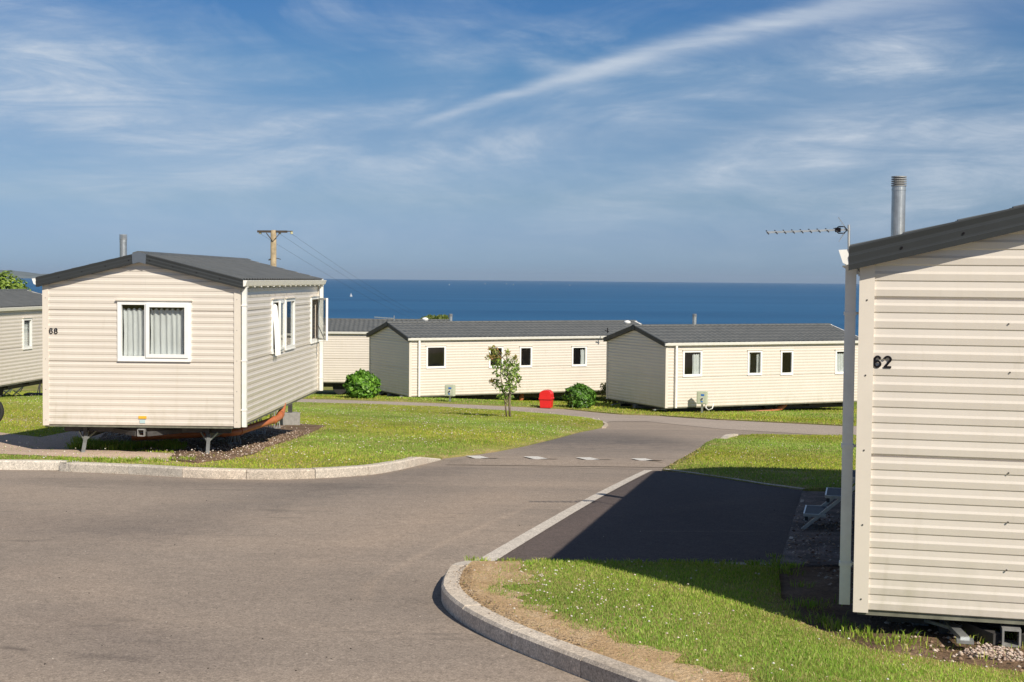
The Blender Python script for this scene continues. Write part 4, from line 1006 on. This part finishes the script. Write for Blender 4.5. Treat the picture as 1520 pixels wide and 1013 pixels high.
nb += blades('grass', [(-60, 62), (-60, 50.5)]+U[1:-1]+[(60, 26), (60, 62)], (-22, 22, 30, 60), 320, .05, .02, zD, lambda x, y: np.clip(1-pdist(U, x, y)/.4, 0, 1)*.8, [], 'grass of the verge beneath the far caravans')
def tufts(name, spots, label, h=.16, n=60, r=.14, zf=zA, w=.007):
    Vs = []; Ts = []; tts = []; off = 0
    for (x, y) in spots:
        k = n; a = rng.uniform(0, 2*PI, k); rr = r*rng.random(k); b = np.c_[x+rr*np.cos(a), y+rr*np.sin(a), np.zeros(k)]; b[:, 2] = zf(b[:, 0], b[:, 1])
        hh = h*rng.uniform(.4, 1.1, k); ld = np.c_[np.cos(a), np.sin(a), np.zeros(k)]; ln = rng.uniform(.2, 1., k)
        pa = rng.uniform(0, 2*PI, k); dx = np.c_[np.cos(pa), np.sin(pa), np.zeros(k)]*w/2
        mid = b+ld*(hh*ln*.3)[:, None]+np.array([0, 0, 1])*(hh*.65)[:, None]; tip = b+ld*(hh*ln)[:, None]+np.array([0, 0, 1])*(hh*(1-.3*ln))[:, None]
        Vs.append(np.stack([b-dx, b+dx, mid-dx*.8, mid+dx*.8, tip], 1).reshape(-1, 3)); q = np.arange(k)[:, None]*5+off
        Ts.append(np.concatenate([q+[0, 1, 3], q+[0, 3, 2], q+[2, 3, 4]], 1).reshape(-1, 3)); off += k*5; tts.append(np.repeat(tintpick(k, GREEN, .2), 5, 0))
    props(trimesh(name, np.concatenate(Vs), np.concatenate(Ts), 'grass_blade', np.concatenate(tts)), label, 'grass', kind='stuff')
sp = [G(random.uniform(112, 268), random.uniform(663, 669), .11) for _ in range(70)]+[G(random.uniform(118, 140), random.uniform(655, 662), .11) for _ in range(9)]+[G(random.uniform(245, 262), random.uniform(656, 664), .11) for _ in range(4)]
tufts('long_grass', sp, 'strip of longer grass growing under the front edge of caravan 68', .13, 70, .16, w=.009)
sp = [G(random.uniform(85, 290), random.uniform(683, 687), .11) for _ in range(24)]
tufts('weeds', sp, 'small weeds between the footpath and the kerb by caravan 68', .07, 40, .12, w=.009)
sp = [G(x_, y_, .05) for x_, y_ in [(1175, 852), (1190, 870), (1215, 900), (1245, 928), (1270, 940), (1235, 935), (1205, 925), (1300, 951), (1345, 950), (1205, 905), (1185, 900), (1225, 920), (1260, 947), (1160, 850), (1500, 945), (1515, 950), (1440, 953), (1330, 955), (1290, 945), (1180, 918), (1160, 908)]]
tufts('long_grass', sp, 'longer grass growing round the foot of the downpipe of caravan 62', .075, 34, .11, zf=lambda x, y: zS(x, y), w=.006)
sp = [G(random.uniform(1155, 1250), random.uniform(880, 930), .05) for _ in range(8)]+[G(random.uniform(1280, 1520), random.uniform(948, 985), .05) for _ in range(22)]
tufts('weeds', sp, 'thin grass and weeds on the bare soil in front of caravan 62', .05, 12, .13, zf=lambda x, y: zS(x, y), w=.005)
sp = [G(random.uniform(1148, 1185), random.uniform(836, 856)) for _ in range(10)]+[G(random.uniform(700, 1150), 846) for _ in range(26)]
tufts('weeds', sp, 'weeds along the edge of the parking bay', .055, 30, .08, zf=zC, w=.006)
def dots(name, pts, r, cols, zf, label, lift=.03, m='petal', cat='flowers', flat=.7, jitter=.02):
    Vs = []; Ts = []; tts = []; off = 0
    base = np.array([(math.cos(k*PI/2.5), math.sin(k*PI/2.5), 0) for k in range(5)]+[(0, 0, 1), (0, 0, -.6)])
    tri = np.array([(k, (k+1) % 5, 5) for k in range(5)]+[((k+1) % 5, k, 6) for k in range(5)])
    P_ = np.array(pts); n = len(P_); z = zf(P_[:, 0], P_[:, 1])+lift+rng.uniform(-jitter, jitter, n)*(lift > 0)
    c = np.c_[P_, z]; rr = r*rng.uniform(.5, 1.3, n); an = rng.uniform(0, 6, n)
    B = np.repeat(base[None], n, 0).copy(); ca, sa = np.cos(an)[:, None], np.sin(an)[:, None]
    bx = B[:, :, 0]*ca-B[:, :, 1]*sa; by = (B[:, :, 0]*sa+B[:, :, 1]*ca); B[:, :, 0] = bx; B[:, :, 1] = by*rng.uniform(.6, 1, n)[:, None]; B[:, :, 2] *= flat
    V = (c[:, None, :]+B*rr[:, None, None]).reshape(-1, 3); T = (np.arange(n)[:, None, None]*7+tri[None]).reshape(-1, 3)
    props(trimesh(name, V, T, m, np.repeat(tintpick(n, cols, .2), 7, 0)), label, cat, kind='stuff')
WH = [(.8, .78, .72), (.72, .66, .60), (.75, .62, .58)]
def scat(poly, bbox, n, dens=None):
    out = []
    while len(out) < n:
        x = rng.uniform(bbox[0], bbox[1], 4*n); y = rng.uniform(bbox[2], bbox[3], 4*n); m_ = pip(poly, x, y)
        if dens: m_ &= rng.random(4*n) < dens(x, y)
        out += list(zip(x[m_], y[m_]))
    return out[:n]
cl = lambda x, y: np.clip(.08+1.2*np.exp(-((x-.25-(10.3-y)*.25)/.45)**2)*np.exp(-((y-9.9)/.8)**2)+.10*np.sin(x*6)*np.sin(y*5), 0.02, 1)
dots('clover_flowers', scat(lawnC, (-1, 5, 6.5, 11.2), 260, cl), .0085, WH, zC, 'white clover flowers dotted over the corner lawn', .045)
dots('clover_flowers', scat(lawnA, (-16, 3, 19, 47), 2600, lambda x, y: .25+.75*(np.sin(x*1.3+y*.3)*np.sin(y*.9) > .1)), .014, WH, zA, 'white clover flowers dotted over the wide lawn', .05)
dots('clover_flowers', scat(lawnB, (3, 12, 16, 31), 420), .012, WH, zB, 'white clover flowers on the lawn beyond the parking bay', .05)
BR = [(.38, .28, .21), (.28, .19, .13), (.48, .38, .30), (.18, .12, .09), (.55, .46, .39)]
dots('gravel', scat(soil62, (2.4, 7, 7.5, 15), 9000), .016, BR, zS, 'loose stones and bark on the soil around caravan 62', .002, 'gravel_bits', 'gravel')
pk = scat(GP([(1430, 962), (1470, 957), (1515, 968), (1520, 982), (1480, 980), (1440, 972)], .06), (2, 5, 7, 9), 520)
dots('gravel', pk, .013, [(.46, .36, .30), (.36, .27, .22), (.52, .44, .38)], lambda x, y: zS(x, y)+.004, 'pale pink gravel patch in front of caravan 62', .002, 'gravel_bits', 'gravel')
dots('gravel', scat(soil68, (-8, 0, 19, 30), 4200), .017, BR, lambda x, y: zA(x, y)+.012, 'loose stones and bark on the soil under caravan 68', .002, 'gravel_bits', 'gravel')
rp = [G(random.uniform(0, 1250), random.uniform(700, 1010)) for _ in range(500)]
rp = [p for p in rp if not (pip(lawnC, np.array([p[0]]), np.array([p[1]]))[0] or pip(soil62, np.array([p[0]]), np.array([p[1]]))[0])]
dots('road_grit', rp[:110], .006, [(.02, .018, .016), (.03, .025, .02), (.5, .45, .4)], lambda x, y: gz(x, y)+.01, 'dark specks and small stones scattered on the road', .004, 'gravel_bits', 'grit')
# straw and dust along kerb feet
ed = []
for (x, y) in KA: 
    for _ in range(14): ed.append((x+random.gauss(0, .1), y-abs(random.gauss(0, .035))-.01))
for (x, y) in KI[7:30]:
    for _ in range(40): ed.append((x+random.gauss(0, .04)+.03, y+random.gauss(0, .05)+.03))
dots('dust', ed, .008, [(.36, .27, .18), (.28, .20, .13)], lambda x, y: gz(x, y)+np.where(y < 12, .115, 0), 'sandy dust and straw gathered along the kerbs', .004, 'gravel_bits', 'dust', .35)
# straw litter over dry rim of corner lawn
# ---------------------------------------------------------------- boats
def boat(px, py, Y, h, label):
    p = P(px, py, Y); root = empty('sailing_boat', (p.x, Y, SEA), 0, label, 'boat', 'distant boats on the sea')
    MB().add([(-h*.3, -h*.06, h*.08), (h*.28, -h*.06, h*.08), (h*.36, 0, h*.09), (h*.28, h*.06, h*.08), (-h*.3, h*.06, h*.08), (-h*.26, 0, -h*.02), (h*.25, 0, -h*.02)], [(0, 1, 2, 3, 4), (0, 5, 6, 1), (4, 3, 6, 5), (1, 6, 2), (3, 2, 6), (0, 4, 5)]).build('hull', 'sail', root)
    MB().add([(0, -.1, h*.1), (0, -.1, h), (-h*.26, h*.05, h*.13), (0, .1, h*.1), (0, .1, h)], [(0, 1, 2), (3, 4, 2), (0, 1, 4, 3)]).add([(h*.03, 0, h*.9), (h*.03, 0, h*.12), (h*.32, h*.03, h*.1), (h*.03, .15, h*.5)], [(0, 1, 2), (0, 3, 2)]).build('sail', 'sail', root)
boat(521, 441, 5900, 17, 'white sailing boat on open water right of caravan 68')
for i, (px, yy) in enumerate([(667, 17000), (720, 21000), (752, 22000), (762, 19000), (803, 22000), (846, 19000)]):
    boat(px, 417, yy, 17, ['tiny white boat near the horizon, leftmost of the far fleet', 'tiny white boat near the horizon, second from the left', 'tiny white boat near the horizon, left one of a close pair', 'tiny white boat near the horizon, right one of a close pair', 'tiny white boat near the horizon, second from the right', 'tiny white boat near the horizon, rightmost of the far fleet'][i])
# ---------------------------------------------------------------- camera, sun, sky
cam = bpy.data.cameras.new('camera'); co = bpy.data.objects.new('camera', cam); C.objects.link(co)
M = Matrix(((RT.x, UP.x, -f0.x, CAM.x), (RT.y, UP.y, -f0.y, CAM.y), (RT.z, UP.z, -f0.z, CAM.z), (0, 0, 0, 1)))
co.matrix_world = M; cam.sensor_width = 36; cam.lens = F/1520*36; cam.clip_end = 200000; cam.clip_start = .1
bpy.context.scene.camera = co
SUN = Vector((1.65, -2.45, 2.35)).normalized()
sl = bpy.data.lights.new('sun', 'SUN'); so = bpy.data.objects.new('sun', sl); C.objects.link(so)
so.rotation_euler = SUN.to_track_quat('Z', 'Y').to_euler(); sl.energy = 5.0; sl.angle = math.radians(.5); sl.color = (1, .91, .77)
w = bpy.data.worlds.new('World'); bpy.context.scene.world = w; w.use_nodes = True; nt = w.node_tree
bg = nt.nodes['Background']
sky = N(nt, 'ShaderNodeTexSky'); sky.sky_type = 'NISHITA'; sky.sun_disc = False
sky.sun_elevation = math.asin(SUN.z); sky.sun_rotation = math.atan2(SUN.x, SUN.y); sky.altitude = 60; sky.air_density = 1.0; sky.dust_density = .6; sky.ozone_density = 2.5
tc = N(nt, 'ShaderNodeTexCoord'); sep = N(nt, 'ShaderNodeSeparateXYZ'); nt.links.new(tc.outputs['Generated'], sep.inputs[0])
dx, dy, dz = sep.outputs
zc = math_(nt, 'ADD', math_(nt, 'MAXIMUM', dz, 0.), .16)
pxn = math_(nt, 'DIVIDE', dx, zc); pyn = math_(nt, 'DIVIDE', dy, zc)
az_ = math_(nt, 'ARCTAN2', dx, dy); el_ = math_(nt, 'MULTIPLY', math_(nt, 'ARCSINE', dz), 1.5)
cmb = N(nt, 'ShaderNodeCombineXYZ'); nt.links.new(az_, cmb.inputs[0]); nt.links.new(el_, cmb.inputs[1])
def mp(scale, rot, loc=(0, 0, 0)):
    a = N(nt, 'ShaderNodeMapping'); a.inputs['Rotation'].default_value = (0, 0, rot); a.inputs['Scale'].default_value = scale; a.inputs['Location'].default_value = loc
    nt.links.new(cmb.outputs[0], a.inputs[0]); return a.outputs[0]
# cirrus: large soft veils broken by fibres
wv = noise(nt, 1.3, 4, .5, mp((1, 1, 1), 0, (5, 5, 0)))
n1 = noise(nt, 7., 9, .60, mp((.8, 1.5, 1), -.25, (3.1, 1.7, 0)), .9)
n2 = noise(nt, 8., 12, .64, mp((.55, 1.5, 1), -.45, (7.7, 2.2, 0)), 1.3)
n3 = noise(nt, 15., 12, .68, mp((.45, 1.9, 1), .35, (1.2, 6.2, 0)), 1.0)
fib = math_(nt, 'MULTIPLY', ramp(nt, n2, [(.38, 0.), (.64, 1.)]), ramp(nt, n3, [(.34, .15), (.64, 1.)]))
def bank(px, py, rx, ry, amp, tilt=0):
    d = ray(px, py); ct, st = math.cos(tilt), math.sin(tilt); hx = (RT*ct+UP*st); hy = (UP*ct-RT*st)
    a_ = math_(nt, 'DIVIDE', math_(nt, 'SUBTRACT', dot_(hx), d.dot(hx)), rx/F); b2 = math_(nt, 'DIVIDE', math_(nt, 'SUBTRACT', dot_(hy), d.dot(hy)), ry/F)
    rr = math_(nt, 'ADD', math_(nt, 'MULTIPLY', a_, a_), math_(nt, 'MULTIPLY', b2, b2))
    g = math_(nt, 'MULTIPLY', math_(nt, 'POWER', 2.718, math_(nt, 'MULTIPLY', rr, -1.)), amp)
    return math_(nt, 'MULTIPLY', g, math_(nt, 'GREATER_THAN', dy, .2))
def dot_(v_):
    d = N(nt, 'ShaderNodeVectorMath', operation='DOT_PRODUCT'); nt.links.new(tc.outputs['Generated'], d.inputs[0]); d.inputs[1].default_value = v_; return d.outputs['Value']
banks = [(30, 90, 260, 60, 1.0, -.25), (330, 225, 330, 75, .75, -.05), (730, 235, 230, 55, .55, .05), (1010, 270, 200, 35, .55, .25), (1270, 190, 110, 60, .8, .5),
         (1480, 250, 170, 45, .75, .35), (1180, 95, 300, 60, .40, .2), (640, 90, 70, 60, .35, .3), (905, 150, 70, 22, .5, -.3), (820, 100, 60, 14, .6, -.2), (1330, 90, 200, 45, .45, .1), (480, 60, 60, 60, .12, 0)]
acc = None
for bk in banks:
    o_ = bank(*bk); acc = o_ if acc is None else math_(nt, 'ADD', acc, o_)
body = math_(nt, 'MULTIPLY', acc, math_(nt, 'MULTIPLY_ADD', fib, .85, .30))
cloud = math_(nt, 'ADD', math_(nt, 'MULTIPLY', math_(nt, 'MULTIPLY', ramp(nt, n1, [(.42, 0.), (.7, 1.)]), math_(nt, 'MULTIPLY_ADD', fib, .8, .2)), .55), math_(nt, 'MULTIPLY', body, .62))
# long streak
ra = ray(600, 192); rb = ray(1560, -55); nn = ra.cross(rb).normalized(); tdir = (rb-ra).normalized()
s_ = dot_(nn); al = dot_(tdir); a0 = ra.dot(tdir); a1 = rb.dot(tdir)
t_ = math_(nt, 'DIVIDE', math_(nt, 'SUBTRACT', al, a0), a1-a0, clamp=True)
bow = math_(nt, 'MULTIPLY', math_(nt, 'MULTIPLY', t_, math_(nt, 'SUBTRACT', 1., t_)), -.030)
s2 = math_(nt, 'ADD', math_(nt, 'SUBTRACT', s_, bow), math_(nt, 'MULTIPLY', math_(nt, 'SUBTRACT', n2, .5), math_(nt, 'MULTIPLY_ADD', t_, .035, .004)))
wd_ = math_(nt, 'MULTIPLY_ADD', t_, .0115, .0022)
q_ = math_(nt, 'DIVIDE', s2, wd_); g_ = math_(nt, 'POWER', 2.718, math_(nt, 'MULTIPLY', math_(nt, 'MULTIPLY', q_, q_), -1.))
ft = noise(nt, 14., 10, .66, mp((.35, 2.6, 1), -.24), .4)
endf = ramp(nt, t_, [(0., 0.), (.08, .7), (.35, .95), (.7, .85), (1., .55)])
streak = math_(nt, 'MULTIPLY', math_(nt, 'MULTIPLY', g_, endf), math_(nt, 'MULTIPLY_ADD', ft, 1.5, -.06))
streak = math_(nt, 'MULTIPLY', streak, math_(nt, 'GREATER_THAN', dy, .2))
cloud = math_(nt, 'ADD', math_(nt, 'MULTIPLY', cloud, math_(nt, 'SUBTRACT', 1., streak)), streak)
lowfade = ramp(nt, dz, [(0.005, .15), (.055, 1.)])
cloud = math_(nt, 'MINIMUM', math_(nt, 'MULTIPLY', cloud, lowfade), .78)
hz_ = mixc(nt, 1., ramp(nt, dz, [(0.0, (0.4, 0.575, 0.986)), (0.012, (0.384, 0.55, 0.95)), (0.03, (0.37, 0.495, 0.836)), (0.055, (0.365, 0.47, 0.688)), (0.1, (0.336, 0.448, 0.624)), (0.143, (0.28, 0.448, 0.616)), (0.2, (0.208, 0.4, 0.624)), (0.4, (0.3, 0.42, 0.55)), (0.8, (0.46, 0.5, 0.56))]), (1.25, 1.25, 1.25), 'MULTIPLY')
skyc = mixc(nt, 1., sky.outputs[0], hz_, 'MULTIPLY')
final = mixc(nt, cloud, skyc, (6.6, 7.3, 8.2))
nt.links.new(final, bg.inputs['Color']); bg.inputs['Strength'].default_value = .085
# haze
m = bpy.data.materials.new('haze_air'); m.use_nodes = True; nt = m.node_tree; nt.nodes.clear()
out = N(nt, 'ShaderNodeOutputMaterial'); vol = N(nt, 'ShaderNodeVolumePrincipled'); vol.inputs['Color'].default_value = (.66, .80, 1, 1); vol.inputs['Density'].default_value = .8e-5; vol.inputs['Anisotropy'].default_value = .1
nt.links.new(vol.outputs[0], out.inputs['Volume']); MT['haze_air'] = m
hzb = MB().box((-62000, -200, SEA-60), (62000, 74000, CZ+260)).build('haze', 'haze_air'); hzb['kind'] = 'stuff'
sc = bpy.context.scene; sc.view_settings.view_transform = 'Standard'; sc.view_settings.look = 'None'; sc.view_settings.exposure = .14; sc.view_settings.gamma = 1
sc.cycles.max_bounces = 6; sc.cycles.transparent_max_bounces = 12; sc.cycles.volume_bounces = 0
print('blades', nb)
